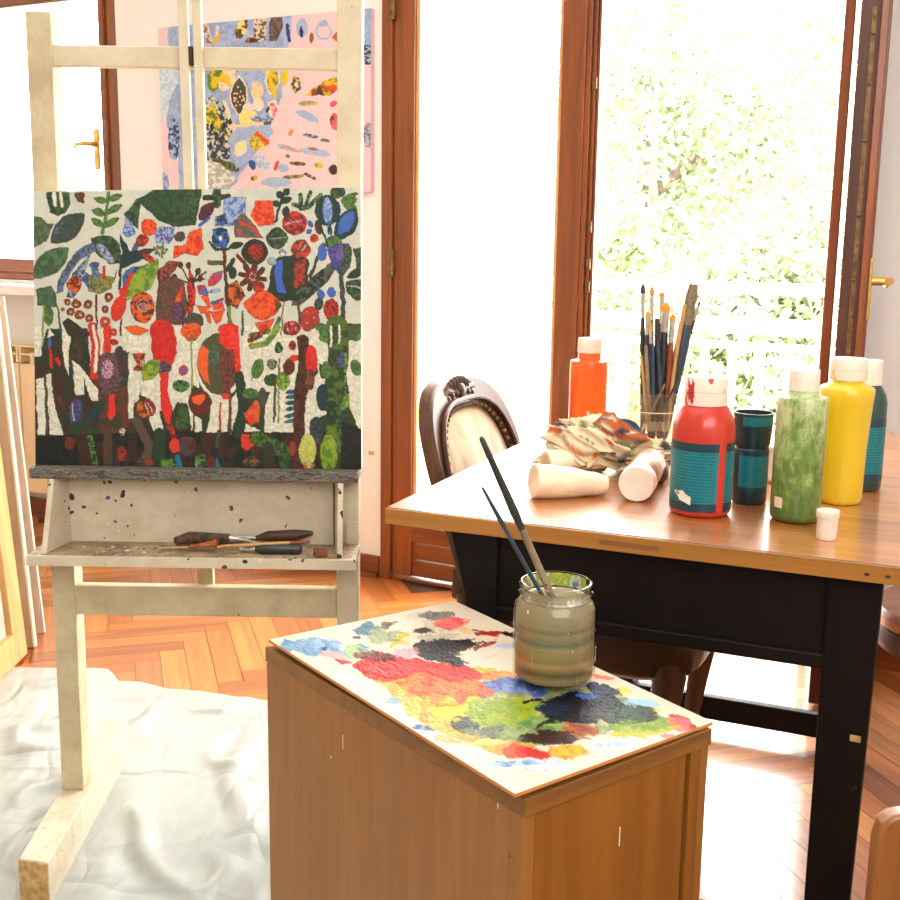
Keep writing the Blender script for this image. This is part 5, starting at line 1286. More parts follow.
p.poly([(312, 485), (330, 450), (352, 470), (360, 520), (350, 535)], BL, (60, 86, 140)); p.poly([(345, 470), (380, 450), (410, 460), (460, 470), (470, 440), (474, 450), (450, 520), (400, 545), (350, 530)], (92, 108, 72), (146, 140, 70), sp=.6)
p.line([(372, 425), (380, 480)], 28, (148, 140, 60), BL, sp=.7); p.ell(370, 408, 22, 14, BL, SL); p.line([(420, 420), (415, 475)], 16, RD_, BR_)
p.poly([(515, 470), (530, 440), (560, 425), (625, 420), (600, 470), (560, 520), (520, 520)], BL, TL_, sp=.3)
p.leaf(528, 585, 690, 385, 86, LM_, GG, sp=.3); p.line([(625, 370), (655, 385)], 26, RD_, BR_); p.line([(556, 448), (522, 540)], 16, RD_)
p.ell(515, 545, 19, 20, RD_); p.ell(490, 622, 29, 60, RD_, OR_, rot=18, k=.3)
p.ell(610, 622, 53, 66, BR_, OR_, sp=.3); p.ring(612, 612, 30, 2.4, (232, 200, 180)); p.ring(610, 618, 18, 2.4, (232, 200, 180)); p.ring(612, 616, 8, 2.2, (232, 200, 180))
for (x, y, r) in ((235, 592, 15), (278, 603, 21), (335, 603, 21), (208, 630, 9), (248, 642, 19), (295, 657, 21), (341, 672, 18), (351, 720, 12), (440, 570, 20), (423, 627, 17), (422, 692, 23), (462, 742, 15)):
    c_ = RD_ if (x, y) in ((422, 692), (462, 742)) else BR_; p.ell(x, y, r, r, c_, (150, 80, 40), sp=1.2); p.ell(x, y, r * .3, r * .3, (224, 190, 170))
p.poly([(525, 722), (575, 712), (635, 738), (600, 755), (560, 755)], OR_)
for k in range(14): p.ell(700 + 32 * math.cos(k * 2.4) * (.35 + .05 * k), 342 + 32 * math.sin(k * 2.4) * (.35 + .05 * k), 6, 7, (110, 124, 80))
p.poly([(772, 372), (780, 322), (830, 312), (848, 262), (900, 240), (905, 330), (880, 362), (830, 352)], RD_, OR_, sp=.4); p.ell(800, 275, 24, 22, (96, 70, 66), SL)
for (x, y) in ((768, 475), (800, 412), (843, 416), (892, 445), (900, 480)): p.line([(850, 505), (x, y)], 7, (90, 50, 42)); p.ell(x, y, 13, 15, (56, 52, 44), BR_)
p.poly([(690, 440), (740, 400), (795, 400), (760, 450), (720, 490), (700, 520)], BR_, (150, 90, 70), sp=.8); p.line([(694, 440), (692, 545)], 9, BR_)
p.poly([(712, 500), (760, 480), (812, 505), (826, 620), (812, 690), (690, 690), (686, 600)], (120, 76, 70), (84, 72, 50), sp=.9); p.poly([(765, 592), (812, 510), (806, 590)], OR_, RD_); p.ell(790, 640, 26, 40, (96, 80, 130), BR_, sp=.8)
p.line([(850, 500), (850, 700)], 26, RD_, BR_, sp=.6)
p.ell(705, 740, 52, 52, RD_, (196, 44, 44)); p.ell(855, 742, 36, 42, OR_, (90, 90, 76), sp=.6); p.line([(812, 640), (812, 760)], 8, BR_)
p.poly([(85, 530), (150, 518), (172, 560), (170, 610), (90, 602)], MG, (84, 112, 90)); p.leaf(132, 600, 140, 715, 44, GG, MG); p.line([(165, 560), (190, 650), (200, 760)], 8, MG); p.line([(112, 610), (108, 760)], 9, LM_)
p.poly([(215, 700), (240, 680), (330, 740), (330, 760), (240, 760)], (62, 52, 40), DG, sp=.6); p.line([(380, 560), (378, 760)], 9, BR_); p.line([(503, 680), (498, 760)], 9, BR_)
# ---- crop B: upper right
B()
p.poly([(-10, 55), (30, 60), (48, 100), (20, 190), (-10, 205)], (46, 74, 46), MG)
p.line([(75, 88), (190, 82)], 24, DG); p.line([(135, 48), (140, 118)], 34, DG, MG)
p.leaf(45, 195, 122, 110, 50, BR_, (60, 50, 60), sp=.9); p.line([(50, 218), (95, 185)], 14, BL)
p.poly([(132, 215), (140, 175), (172, 160), (175, 102), (225, 92), (270, 95), (268, 170), (222, 214)], LB, (92, 118, 176), sp=.5); p.poly([(135, 215), (142, 178), (175, 165), (190, 212)], (50, 62, 80), BL)
p.poly([(225, 205), (268, 168), (320, 220), (358, 278), (235, 272)], (84, 100, 90), RD_, sp=.6, k=.4)
p.poly([(312, 175), (335, 112), (410, 112), (418, 212), (350, 218)], RD_, OR_, sp=.6)
p.line([(430, 200), (450, 130), (480, 55)], 12, DG)
for a in ((450, 130, 415, 100), (455, 115, 512, 90), (465, 90, 440, 60), (470, 75, 500, 48)): p.leaf(*a, 30, DG)
p.ell(525, 212, 55, 50, RD_, BR_, sp=.5); p.line([(480, 215), (560, 200)], 9, LB, RD_, sp=1); p.ell(482, 160, 16, 24, (60, 56, 60))
for a in ((560, 145, 552, 75), (575, 145, 602, 65), (590, 140, 655, 80), (570, 140, 520, 120)): p.line([a[:2], a[2:]], 18, DG, GG, sp=.4)
p.ell(742, 66, 34, 25, MG, DG)
for a in ((758, 110, 842, 70), (762, 118, 842, 100), (770, 132, 835, 132)): p.leaf(*a, 30, MG, GG)
p.ell(690, 152, 56, 62, TL_, DG); p.ell(690, 152, 20, 52, (108, 140, 190), LB, sp=.5); p.line([(700, 210), (704, 260)], 22, BL, TL_)
p.leaf(735, 300, 835, 140, 84, DG, TL_); p.leaf(748, 270, 822, 152, 56, (70, 110, 186), BL); p.ell(720, 308, 38, 30, GG, MG)
p.poly([(118, 245), (150, 235), (180, 242), (194, 290), (175, 322), (130, 320), (116, 290)], TL_, BL, sp=.35); p.ell(150, 284, 10, 11, CR)
p.line([(100, 300), (130, 338), (195, 332)], 12, DG); p.leaf(195, 325, 268, 310, 30, DG)
p.leaf(378, 284, 492, 286, 86, MG, DG); p.line([(395, 290), (480, 282)], 4, CR)
p.ell(325, 352, 57, 54, (62, 52, 36), DG); p.ell(330, 350, 34, 36, RD_, BR_, sp=1.2, k=.6)
p.leaf(502, 345, 608, 338, 86, BR_, (190, 70, 44), sp=.5); p.line([(545, 345), (560, 305)], 4, CR); p.line([(560, 350), (580, 315)], 4, CR)
p.leaf(600, 195, 608, 235, 20, BL); p.leaf(580, 265, 610, 245, 20, BL); p.ell(622, 286, 18, 18, BR_, RD_); p.ell(645, 232, 17, 32, DG, BR_, rot=-15)
p.line([(650, 200), (690, 330)], 10, DG)
p.poly([(402, 545), (425, 410), (455, 385), (520, 380), (535, 400), (560, 385), (582, 400), (576, 500), (530, 570), (470, 578), (420, 566)], (50, 54, 36), DG)
p.poly([(428, 412), (462, 396), (462, 480), (480, 545), (440, 540), (425, 480)], (70, 104, 186), TL_, k=.25); p.poly([(526, 410), (580, 392), (572, 500), (525, 525)], (168, 66, 50), BR_, sp=.6)
p.line([(642, 375), (600, 475)], 16, (70, 84, 60), DG)
p.poly([(520, 602), (540, 545), (612, 480), (700, 415), (720, 440), (680, 500), (620, 552), (560, 600)], (52, 56, 40), (86, 96, 90), sp=.4); p.leaf(655, 395, 668, 305, 34, BL, TL_)
p.ell(662, 355, 20, 35, (74, 104, 180))
p.poly([(695, 345), (740, 325), (790, 320), (806, 350), (795, 420), (760, 468), (720, 420)], (100, 84, 140), (60, 76, 130), sp=.5); p.poly([(770, 330), (806, 340), (798, 410), (762, 465), (745, 430), (770, 400)], DG, MG); p.ell(750, 365, 20, 26, (170, 50, 60), BL, sp=.8)
p.line([(755, 460), (768, 600), (765, 760)], 20, DG, SL, sp=.5)
p.poly([(820, 345), (865, 335), (865, 430), (835, 430)], DG, MG); p.leaf(785, 480, 870, 440, 34, DG); p.poly([(785, 505), (870, 490), (870, 580), (830, 585), (790, 550)], DG, MG); p.line([(790, 520), (870, 530)], 6, CR)
p.ell(655, 560, 18, 22, (70, 104, 186)); p.ell(708, 550, 20, 22, (70, 104, 186)); p.ell(645, 606, 22, 26, DG, SL); p.ell(708, 634, 33, 46, (196, 50, 44), BR_, sp=.8); p.line([(700, 695), (745, 700)], 20, (96, 84, 60))
for k in range(8):
    a = k * math.pi / 4 + .2; p.line([(312 + 34 * math.cos(a), 472 + 34 * math.sin(a)), (312 + 62 * math.cos(a), 472 + 62 * math.sin(a))], 24, (60, 56, 40), BR_, sp=.7)
p.ell(312, 472, 30, 32, (150, 50, 42), BR_)
for k in range(7): p.ell(312 + 15 * math.cos(k * .9), 472 + 17 * math.sin(k * .9), 4, 4, CR)
p.ell(346, 522, 25, 23, (196, 56, 44), BR_)
p.poly([(180, 520), (230, 498), (268, 562), (232, 618), (178, 600)], (204, 104, 44), (84, 50, 34), sp=.5)
for q in ([(58, 572), (85, 565), (104, 618), (90, 622)], [(34, 612), (96, 622), (70, 648), (52, 652)], [(70, 650), (100, 640), (102, 700), (88, 690)], [(112, 605), (162, 598), (165, 632), (118, 632)], [(105, 645), (168, 640), (150, 690), (130, 702)]): p.poly(q, (218, 66, 40), OR_)
p.line([(112, 600), (160, 582)], 16, BL, PU); p.leaf(90, 518, 162, 440, 44, RD_, BL, sp=.9, k=.4); p.line([(85, 543), (148, 538)], 14, BL, LB); p.leaf(35, 515, 90, 560, 40, (190, 50, 60), BL)
p.line([(100, 400), (160, 402)], 22, (150, 90, 60), MG, sp=.5); p.line([(190, 440), (215, 385)], 20, DG); p.ell(212, 452, 17, 25, DG); p.line([(240, 370), (285, 420)], 16, BR_)
p.leaf(268, 610, 458, 615, 118, RD_, OR_, sp=.25); p.poly([(425, 590), (458, 612), (430, 640)], (90, 80, 40))
p.poly([(328, 700), (416, 685), (392, 742), (350, 740)], RD_, OR_); p.line([(300, 760), (420, 740), (446, 680)], 18, GG, MG)
p.ell(508, 728, 38, 34, (206, 50, 44), BR_); p.ell(598, 680, 44, 54, (196, 50, 44), (130, 70, 50), sp=.6, rot=20)
for k in range(9): p.ell(508 + 22 * math.cos(k * 2.2), 722 + 20 * math.sin(k * 2.2), 3.5, 3.5, CR); p.ell(596 + 24 * math.cos(k * 2.1), 672 + 30 * math.sin(k * 2.1), 3.5, 3.5, CR)
p.line([(545, 600), (550, 700)], 14, BR_, MG); p.line([(470, 580), (455, 760)], 5, BR_)
p.line([(170, 340), (178, 480), (192, 640), (205, 760)], 15, (56, 56, 40), BR_); p.line([(192, 620), (205, 760)], 13, GG, LM_); p.line([(262, 640), (262, 760)], 9, MG)
p.ell(190, 745, 46, 40, (206, 48, 40)); p.ell(20, 690, 40, 36, (70, 64, 58), SL, sp=1); p.ell(10, 730, 40, 30, OR_); p.poly([(-5, 420), (20, 500), (25, 600), (-5, 600)], RD_, BR_)
for (x, y) in ((45, 430), (80, 445), (75, 480)): p.line([(10, 500), (x, y)], 8, (84, 50, 40))
p.line([(650, 720), (730, 750)], 40, MG, GG); p.ell(820, 750, 50, 34, MG, GG); p.ell(410, 395, 20, 18, (150, 160, 130), LB); p.ell(462, 352, 18, 14, (130, 130, 170), CR)
# ---- crop C: lower left details
Cf(); p.g = 1.04; p.edge = .3
p.line([(355, -10), (375, 90), (365, 240)], 42, RD_, (190, 50, 44)); p.poly([(398, -10), (452, -10), (450, 130), (414, 135)], RD_, OR_, k=.3)
p.line([(362, -10), (378, 100), (372, 215)], 16, CR); p.line([(405, 0), (402, 130)], 12, CR); p.ring(462, 16, 15, 6, RD_); p.ell(465, 70, 22, 14, RD_, BR_)
p.poly([(392, 150), (440, 120), (500, 140), (530, 200), (470, 330), (400, 320), (380, 220)], (120, 84, 92), (70, 66, 60), sp=.9); p.ell(430, 210, 30, 50, (190, 170, 190), (150, 70, 70), sp=1.2)
p.poly([(440, 335), (468, 335), (470, 440), (446, 470), (432, 450)], (214, 56, 44)); p.ell(500, 640, 22, 38, (170, 60, 40), BR_); p.line([(490, 110), (520, 230)], 40, (92, 56, 44), TL_, sp=.8)
p.ell(718, 90, 62, 112, (206, 48, 40), (190, 40, 40)); p.ell(712, 200, 38, 32, (110, 90, 110), (60, 50, 56), sp=1.3)
p.poly([(695, 235), (738, 228), (735, 300), (752, 420), (745, 500), (722, 470), (700, 400)], (212, 54, 42)); p.line([(745, 500), (785, 620)], 30, (196, 54, 44), BR_, sp=.5)
p.poly([(556, 130), (620, 130), (620, 215), (560, 210), (580, 180)], (196, 84, 36), BR_, sp=.6); p.line([(600, 160), (600, 190)], 5, CR); p.line([(612, 160), (612, 190)], 5, CR)
p.leaf(610, 265, 690, 155, 76, LM_, GG); p.ell(612, 412, 36, 42, (200, 110, 50), BR_); p.ell(642, 402, 28, 46, (180, 60, 48), BR_, rot=-20); p.line([(618, 380), (640, 440)], 4, CR); p.line([(632, 372), (656, 425)], 4, CR)
p.ell(800, 290, 40, 30, GG, DG); p.poly([(775, 450), (800, 378), (832, 390), (840, 500), (790, 512), (765, 500)], (70, 104, 40), DG); p.ell(882, 372, 44, 56, BR_, (196, 110, 50), sp=.5)
p.ell(852, 15, 50, 36, OR_, (190, 70, 40)); p.ell(812, 212, 22, 26, BL, RD_, sp=.8); p.line([(855, 60), (856, 300)], 9, (150, 170, 60))
p.poly([(235, 400), (260, 360), (300, 370), (300, 470), (245, 480)], (84, 88, 140), (60, 60, 90), sp=.8); p.line([(250, 380), (262, 470)], 5, CR); p.ell(370, 430, 24, 30, TL_)
p.poly([(135, 60), (150, 120), (158, 205), (140, 200)], (206, 44, 44)); p.poly([(165, 160), (180, 140), (198, 170), (190, 190)], (206, 44, 44)); p.line([(112, 0), (105, 90)], 7, (150, 180, 60)); p.ell(140, 70, 10, 22, BL); p.line([(160, 320), (205, 390)], 22, (120, 50, 56), DG)
p.line([(120, 250), (125, 520)], 8, MG); p.line([(340, 560), (366, 690)], 30, (96, 130, 50), DG); p.ell(238, 590, 26, 34, BR_); p.line([(430, 520), (430, 690)], 44, (52, 74, 52), BR_, sp=.8)
p.line([(575, 470), (640, 600), (610, 700)], 44, (104, 72, 66), SL, sp=.7); p.line([(690, 540), (690, 680)], 60, (38, 62, 44), DG); p.poly([(770, 655), (792, 645), (802, 710), (775, 712)], (24, 120, 136)); p.ell(738, 692, 40, 24, (96, 140, 56), DG)
p.ell(770, 600, 28, 36, (212, 60, 50)); p.ell(830, 600, 40, 50, (90, 60, 50), (70, 76, 90), sp=.8); p.ell(620, 690, 40, 22, (150, 66, 40), DG); p.ell(885, 690, 16, 36, (130, 170, 70)); p.ell(505, 530, 16, 20, CR, DG, sp=2)
# ---- crop D: lower right details
D()
p.ell(145, 185, 118, 165, CR, (210, 208, 190)); p.ell(142, 180, 104, 150, (74, 96, 52), (96, 76, 60), sp=.6)
p.poly([(40, 210), (36, 150), (60, 85), (90, 110), (85, 200), (95, 290), (62, 260)], (228, 100, 44), OR_); p.poly([(145, -10), (242, -10), (248, 110), (250, 240), (225, 244), (215, 130), (150, 80)], (214, 46, 38), (222, 70, 50))
p.poly([(150, 110), (215, 110), (222, 220), (200, 320), (175, 340), (150, 210)], (140, 66, 60), (80, 56, 50), sp=1.0); p.poly([(148, 335), (200, 330), (190, 360), (160, 352)], (220, 60, 50)); p.ell(118, 140, 30, 60, (90, 108, 84), (70, 90, 60), sp=.7)
p.ell(45, 380, 56, 66, BR_, (90, 56, 40), sp=.6); p.poly([(10, 345), (60, 330), (78, 350), (50, 390), (10, 378)], (228, 100, 44), OR_)
p.line([(245, 240), (262, 420), (240, 540)], 46, (50, 66, 62), DG, sp=.5); p.line([(200, 330), (196, 540)], 12, (110, 66, 50)); p.line([(150, 380), (146, 530)], 8, RD_)
p.line([(308, 92), (380, 80), (436, 0)], 30, (140, 164, 60), GG); p.line([(300, 62), (345, 40), (375, -5)], 26, (60, 70, 36), RD_, sp=.6, k=.4); p.line([(318, 80), (372, 58), (410, 8)], 5, CR)
p.ell(443, 98, 22, 28, GG, DG); p.ell(513, 90, 18, 24, (196, 50, 50), BR_); p.ell(335, 205, 30, 48, GG, MG, rot=14); p.line([(305, 260), (335, 170)], 5, MG); p.ell(405, 262, 36, 32, (60, 92, 44), DG); p.ell(466, 265, 32, 48, (150, 170, 70), GG)
p.ell(410, 182, 25, 28, (150, 150, 120), (60, 64, 50), sp=1.6); p.ell(494, 196, 28, 42, (84, 50, 40), BR_, rot=10); p.line([(428, 250), (418, 470)], 13, (100, 76, 56), MG, sp=.6); p.line([(445, 160), (442, 480)], 9, (150, 170, 90), MG)
for i_, y in enumerate((318, 345, 376, 404, 440, 468)): p.leaf(478 - i_ * 2, y + 8, 532, y - 4, 22, TL_, (60, 120, 140))
p.poly([(265, 435), (300, 400), (330, 360), (348, 400), (340, 480), (300, 490)], (212, 62, 44), (200, 110, 50), sp=.3); p.ell(360, 350, 22, 50, (90, 80, 60), SL, sp=1); p.ell(300, 330, 40, 26, MG, GG)
p.line([(565, 60), (575, 250), (545, 400), (540, 720)], 56, (70, 44, 34), (96, 56, 40), sp=.5); p.ell(606, 160, 30, 72, (214, 52, 42), (190, 50, 46)); p.ell(520, 150, 22, 14, RD_); p.ell(600, 260, 24, 50, BR_, (120, 90, 60))
p.line([(735, -10), (745, 120), (720, 300), (740, 500), (725, 720)], 100, (56, 72, 44), (88, 112, 50), sp=.25); p.line([(706, -10), (706, 95)], 12, CR); p.line([(748, -10), (748, 75)], 10, CR); p.ell(757, 160, 22, 40, (80, 100, 130), DG, sp=.9)
p.line([(780, 100), (775, 400)], 14, (120, 150, 70), DG); p.poly([(640, -10), (690, -10), (690, 80), (650, 60)], GG, MG); p.poly([(790, -10), (850, -10), (845, 30), (790, 60)], (80, 96, 50), MG)
p.ell(680, 212, 24, 46, GG, MG); p.ell(832, 200, 28, 40, MG, GG, rot=-25); p.leaf(765, 420, 792, 335, 38, (150, 170, 60), GG); p.ell(660, 350, 28, 66, (46, 66, 60), TL_); p.line([(770, 430), (760, 500)], 26, (36, 90, 110), DG)
p.ell(630, 520, 34, 70, (76, 76, 100), DG, sp=.8); p.ell(585, 622, 42, 84, (176, 186, 84), (200, 196, 110), sp=.5); p.ell(590, 700, 30, 20, (150, 80, 50), (200, 180, 120), sp=1)
p.line([(706, 380), (706, 560)], 50, (96, 128, 44), DG, sp=.15); p.ell(692, 640, 42, 96, (140, 164, 50), (96, 130, 50), sp=.3); p.poly([(760, 480), (870, 520), (870, 760), (750, 760)], (32, 38, 32), (40, 46, 34))
p.poly([(255, 540), (310, 540), (330, 590), (280, 625), (250, 600)], (206, 60, 46)); p.line([(330, 560), (460, 620)], 70, (86, 116, 50), DG, sp=.7); p.ell(310, 680, 46, 24, (150, 90, 60), DG); p.poly([(115, 712), (132, 652), (146, 700), (148, 714)], (20, 120, 130)); p.ell(100, 690, 26, 34, (110, 50, 44))
p.ell(52, 680, 26, 36, (110, 140, 80), DG); p.ell(10, 600, 18, 30, (90, 50, 40)); p.line([(130, 600), (140, 530)], 24, (56, 76, 60), SL, sp=.8); p.ell(510, 615, 16, 40, (150, 60, 50)); p.ell(470, 670, 30, 50, (70, 96, 50), DG); p.ell(390, 640, 28, 60, (60, 50, 40), DG)
bev = np.minimum(np.minimum(su, 1 - su) * 330, np.minimum(sv, 1 - sv) * 280)
tex = fnoise(PX_ * 1.2, PY_ * 1.2, 3)[..., None] * .18 + .91
cv = gridmesh('canvas_painting', Pc, vcol('dried_oil_paint', .5, 260, .25, .1, .3), np.minimum(1, p.C * tex) ** 1.08 * .98, backvec=(0, .02, 0), origin=tuple((TLc[2] + TLc[3]) / 2))
tag(cv, 'stretched canvas of red flowers and green leaves on white, standing on the easel', 'painting')

# tools lying in the tray
def tool(name, pts, rads, mat, label, parts=None, cat='tool', flat=1.0):
    o = thing(name, pts[0], label, cat, 'tools lying in the easel tray')
    pts = [tuple(Vector(q) - Vector(pts[0])) for q in pts]
    for nm, a, b, mt in (parts or [('handle', 0, len(pts), mat)]):
        kid(MB().tube(pts[a:b], rads[a:b], 12, flat), nm, mt, o, smooth=True)
    return o
tz = zs_ + .001
def tr(x, y, h=.006):
    q = onz(x, y, tz + h); ymax = YP - .026
    if q[1] > ymax: q = aty(x, y, ymax); q[2] = max(q[2], tz + h * .6)
    return q
tool('palette_knife', [tr(176, 541, .012), tr(190, 537, .013), tr(230, 538, .012), tr(245, 540, .01), tr(262, 545, .008)], [.008, .011, .008, .004, .003], None, 'stained palette knife with dark thick handle at the back of the tray, left of centre', [('handle', 0, 3, plain('stained_handle', (84, 58, 42), .7, .4, 90, .4)), ('blade', 2, 5, M['ferrule'])])
tool('palette_knife', [tr(313, 533, .01), tr(296, 535, .011), tr(268, 536, .01), tr(256, 538, .008), tr(232, 536, .008)], [.004, .011, .010, .004, .003], None, 'palette knife with long oval brown handle at the back right of the tray', [('handle', 0, 4, plain('dark_brown_handle', (74, 46, 30), .5, .2, 60, .2)), ('blade', 3, 5, M['ferrule'])])
tool('scraper', [tr(302, 549, .009), tr(298, 549, .009), tr(262, 549, .009), tr(256, 549, .008), tr(240, 549, .006)], [.006, .010, .009, .006, .004], None, 'black-handled scraper lying at the right of the tray', [('handle', 0, 4, M['darkhandle']), ('blade', 3, 5, M['ferrule'])])
tool('fan_of_bristles', [tr(158, 548, .004), tr(188, 547, .006), tr(202, 545, .012), tr(217, 543, .016)], [.003, .004, .010, .019], None, 'rust-brown frayed brush lying across the tray', [('handle', 0, 2, M['barehandle']), ('bristles', 1, 4, plain('rust_bristles', (160, 84, 40), .9, .3, 160, .5))], 'brush', .35)
tool('thin_paintbrush', [tr(310, 542, .022), tr(290, 543, .02), tr(225, 546, .014), tr(218, 547, .012)], [.003, .0035, .003, .002], None, 'thin tan brush lying across the dark tools in the tray', [('handle', 1, 4, M['barehandle']), ('ferrule', 0, 2, M['redbrown'])], 'paintbrush')
o = tag(MB().box(-.012, .012, -.010, .010, 0, .012).build('eraser_block', plain('brown_rubber', (124, 74, 54), .8, .2, 60, .3), origin=None, bevel=.002), 'small brown block lying at the right end of the tray', 'block')
o.location = tuple(onz(320, 557, tz) + np.array([0, .008, 0])); o.rotation_euler = (0, 0, .3)

# ================================================================== WALL PAINTING
def wallpt(x, y, d=-.022): return onwall(x, y, d)
q = [wallpt(158, 25), wallpt(371, 11.5), wallpt(371, 192), wallpt(158, 208)]
wz_ = lambda P_: (float((P_ - ORG) @ U), float(P_[2]))
wa, wb_ = wz_(q[0])[0], wz_(q[1])[0]; zt_, zb_ = (wz_(q[0])[1] + wz_(q[1])[1]) / 2, wz_(q[2])[1]
su, sv = np.meshgrid(np.linspace(0, 1, 420), np.linspace(0, 1, 330))
Pw = ORG + U * (wa + (wb_ - wa) * su)[..., None] + N * -.022 + np.array([0, 0, 1.]) * (zt_ + (zb_ - zt_) * sv)[..., None]
WX, WY = projv(Pw)
PK, SB = (238, 204, 206), (166, 184, 216)
p = Paint(WX, WY, PK, (236, 198, 204), warp=1.4); p.dsp = .3
p.frame(0, 0, 1)
p.poly([(167, 0), (294, 0), (290, 30), (284, 80), (280, 110), (262, 145), (240, 175), (225, 200), (167, 200)], SB, (150, 166, 204), sp=.3)
p.poly([(158, 0), (168, 0), (168, 60), (166, 100), (158, 110)], PK)
p.frame(0, 0, 2.368)
p.poly([(375, 150), (420, 150), (425, 190), (400, 240), (392, 290), (380, 270), (372, 200)], (214, 226, 232), (190, 206, 220), sp=.6)
p.poly([(375, 240), (395, 300), (420, 330), (425, 480), (370, 480)], PK); p.ell(388, 432, 14, 22, SB, (120, 140, 190)); p.ell(412, 330, 14, 50, SB, (60, 74, 110), sp=.6)
p.line([(487, 60), (495, 100)], 14, (150, 110, 80), (216, 206, 200), sp=.6); p.line([(515, 65), (508, 100)], 12, (230, 220, 200), SB); p.line([(505, 100), (520, 85)], 9, (226, 180, 60))
p.leaf(562, 95, 582, 40, 26, (232, 216, 140), (100, 76, 40)); p.poly([(600, 45), (632, 42), (628, 98), (585, 100), (600, 80)], (110, 84, 70), (226, 206, 180), sp=.8); p.poly([(640, 40), (670, 40), (668, 70), (655, 98), (635, 98)], (90, 74, 70), (120, 100, 90), sp=.8)
p.poly([(676, 45), (692, 38), (690, 100), (672, 100)], SB); p.line([(680, 60), (686, 95)], 8, (50, 60, 110)); p.poly([(585, 88), (610, 92), (612, 100), (580, 100)], (190, 120, 70), (80, 60, 40))
p.ell(715, 65, 14, 22, SB); p.leaf(712, 60, 716, 90, 8, (40, 50, 110)); p.ell(738, 90, 5, 12, (150, 100, 70)); p.ell(766, 55, 11, 8, SB); p.ring(766, 75, 18, 2.5, SB); p.poly([(785, 90), (800, 68), (802, 100)], (190, 110, 60)); p.line([(866, 25), (866, 110)], 30, SB, (150, 166, 204)); p.ell(872, 130, 18, 24, SB, (50, 50, 50), sp=.8); p.ell(872, 320, 14, 30, SB, (150, 110, 90), sp=.8)
p.leaf(500, 220, 520, 150, 38, (226, 192, 30), GG, sp=.3); p.leaf(525, 218, 552, 150, 36, (226, 192, 30), (236, 220, 210), sp=.3)
p.leaf(566, 272, 566, 178, 42, CR); p.leaf(566, 268, 566, 184, 35, (110, 70, 44), (60, 84, 64), sp=.8)
for k in range(16): p.ell(566 + 11 * math.cos(k * 2.4), 232 + 26 * math.sin(k * 2.4) * (k / 16), 2.2, 2.2, (232, 200, 170))
p.ell(608, 215, 14, 24, (238, 212, 170), (230, 200, 150)); p.ell(612, 248, 13, 16, (240, 220, 190)); p.ell(590, 255, 10, 12, (240, 214, 216)); p.ell(586, 278, 22, 20, (240, 226, 140), (238, 214, 120), sp=1)
p.leaf(642, 225, 648, 150, 36, CR); p.leaf(642, 220, 648, 156, 28, (226, 194, 30), (150, 130, 60)); p.leaf(655, 235, 640, 190, 12, (226, 194, 40)); p.leaf(672, 205, 676, 160, 18, (226, 200, 30)); p.ell(672, 198, 5, 5, (226, 180, 60))
p.poly([(632, 240), (655, 238), (668, 282), (645, 290), (636, 265)], CR); p.poly([(638, 245), (652, 244), (662, 278), (648, 284)], (220, 90, 110), (236, 180, 180), sp=.8)
p.ell(622, 282, 30, 8, (110, 120, 150), SB, sp=.8)
p.poly([(482, 240), (500, 225), (540, 260), (556, 320), (540, 400), (500, 445), (482, 440)], (206, 206, 190), (60, 66, 80), sp=.7, k=.5); p.line([(500, 250), (548, 340)], 10, (226, 200, 50), (80, 90, 50), sp=.6); p.line([(490, 270), (520, 300)], 26, (110, 116, 50), (226, 200, 60), sp=.6); p.line([(530, 240), (560, 320), (585, 300)], 8, (238, 214, 170))
for (x, y) in ((502, 300), (512, 325), (498, 345), (524, 330), (535, 360), (508, 370), (528, 300), (545, 290)): p.leaf(x, y + 12, x + 2, y - 12, 9, (50, 60, 110), (60, 60, 50))
p.line([(510, 380), (560, 400)], 16, (96, 116, 60), (70, 70, 50), sp=.6); p.poly([(483, 380), (520, 385), (560, 420), (540, 445), (483, 445)], (230, 226, 214), (180, 180, 160), sp=.6)
p.line([(545, 300), (620, 292)], 7, (238, 210, 160)); p.ell(636, 292, 14, 5, (90, 96, 110)); p.poly([(560, 400), (540, 330), (560, 300), (640, 300), (650, 310), (600, 370)], SB, (156, 176, 210)); p.leaf(562, 370, 580, 330, 30, (236, 220, 150), CR)
p.poly([(590, 330), (612, 310), (640, 340), (600, 360)], (230, 200, 60), (150, 140, 60), sp=1); p.poly([(600, 318), (608, 312), (638, 332), (632, 342)], (226, 84, 40))
p.poly([(640, 300), (680, 200), (700, 200), (800, 200), (860, 200), (860, 450), (540, 450), (600, 390), (660, 330)], PK, (238, 206, 208))
p.poly([(688, 205), (694, 182), (710, 185), (714, 210), (700, 222)], (222, 190, 60), (60, 70, 60), sp=.5); p.ell(702, 200, 5, 6, (240, 200, 190))
p.poly([(722, 226), (770, 190), (800, 178), (800, 210), (780, 226)], (226, 180, 40), (150, 80, 50), sp=.5); p.poly([(765, 205), (800, 200), (800, 212), (775, 214)], (220, 80, 40)); p.poly([(745, 226), (756, 200), (768, 226)], (90, 60, 50))
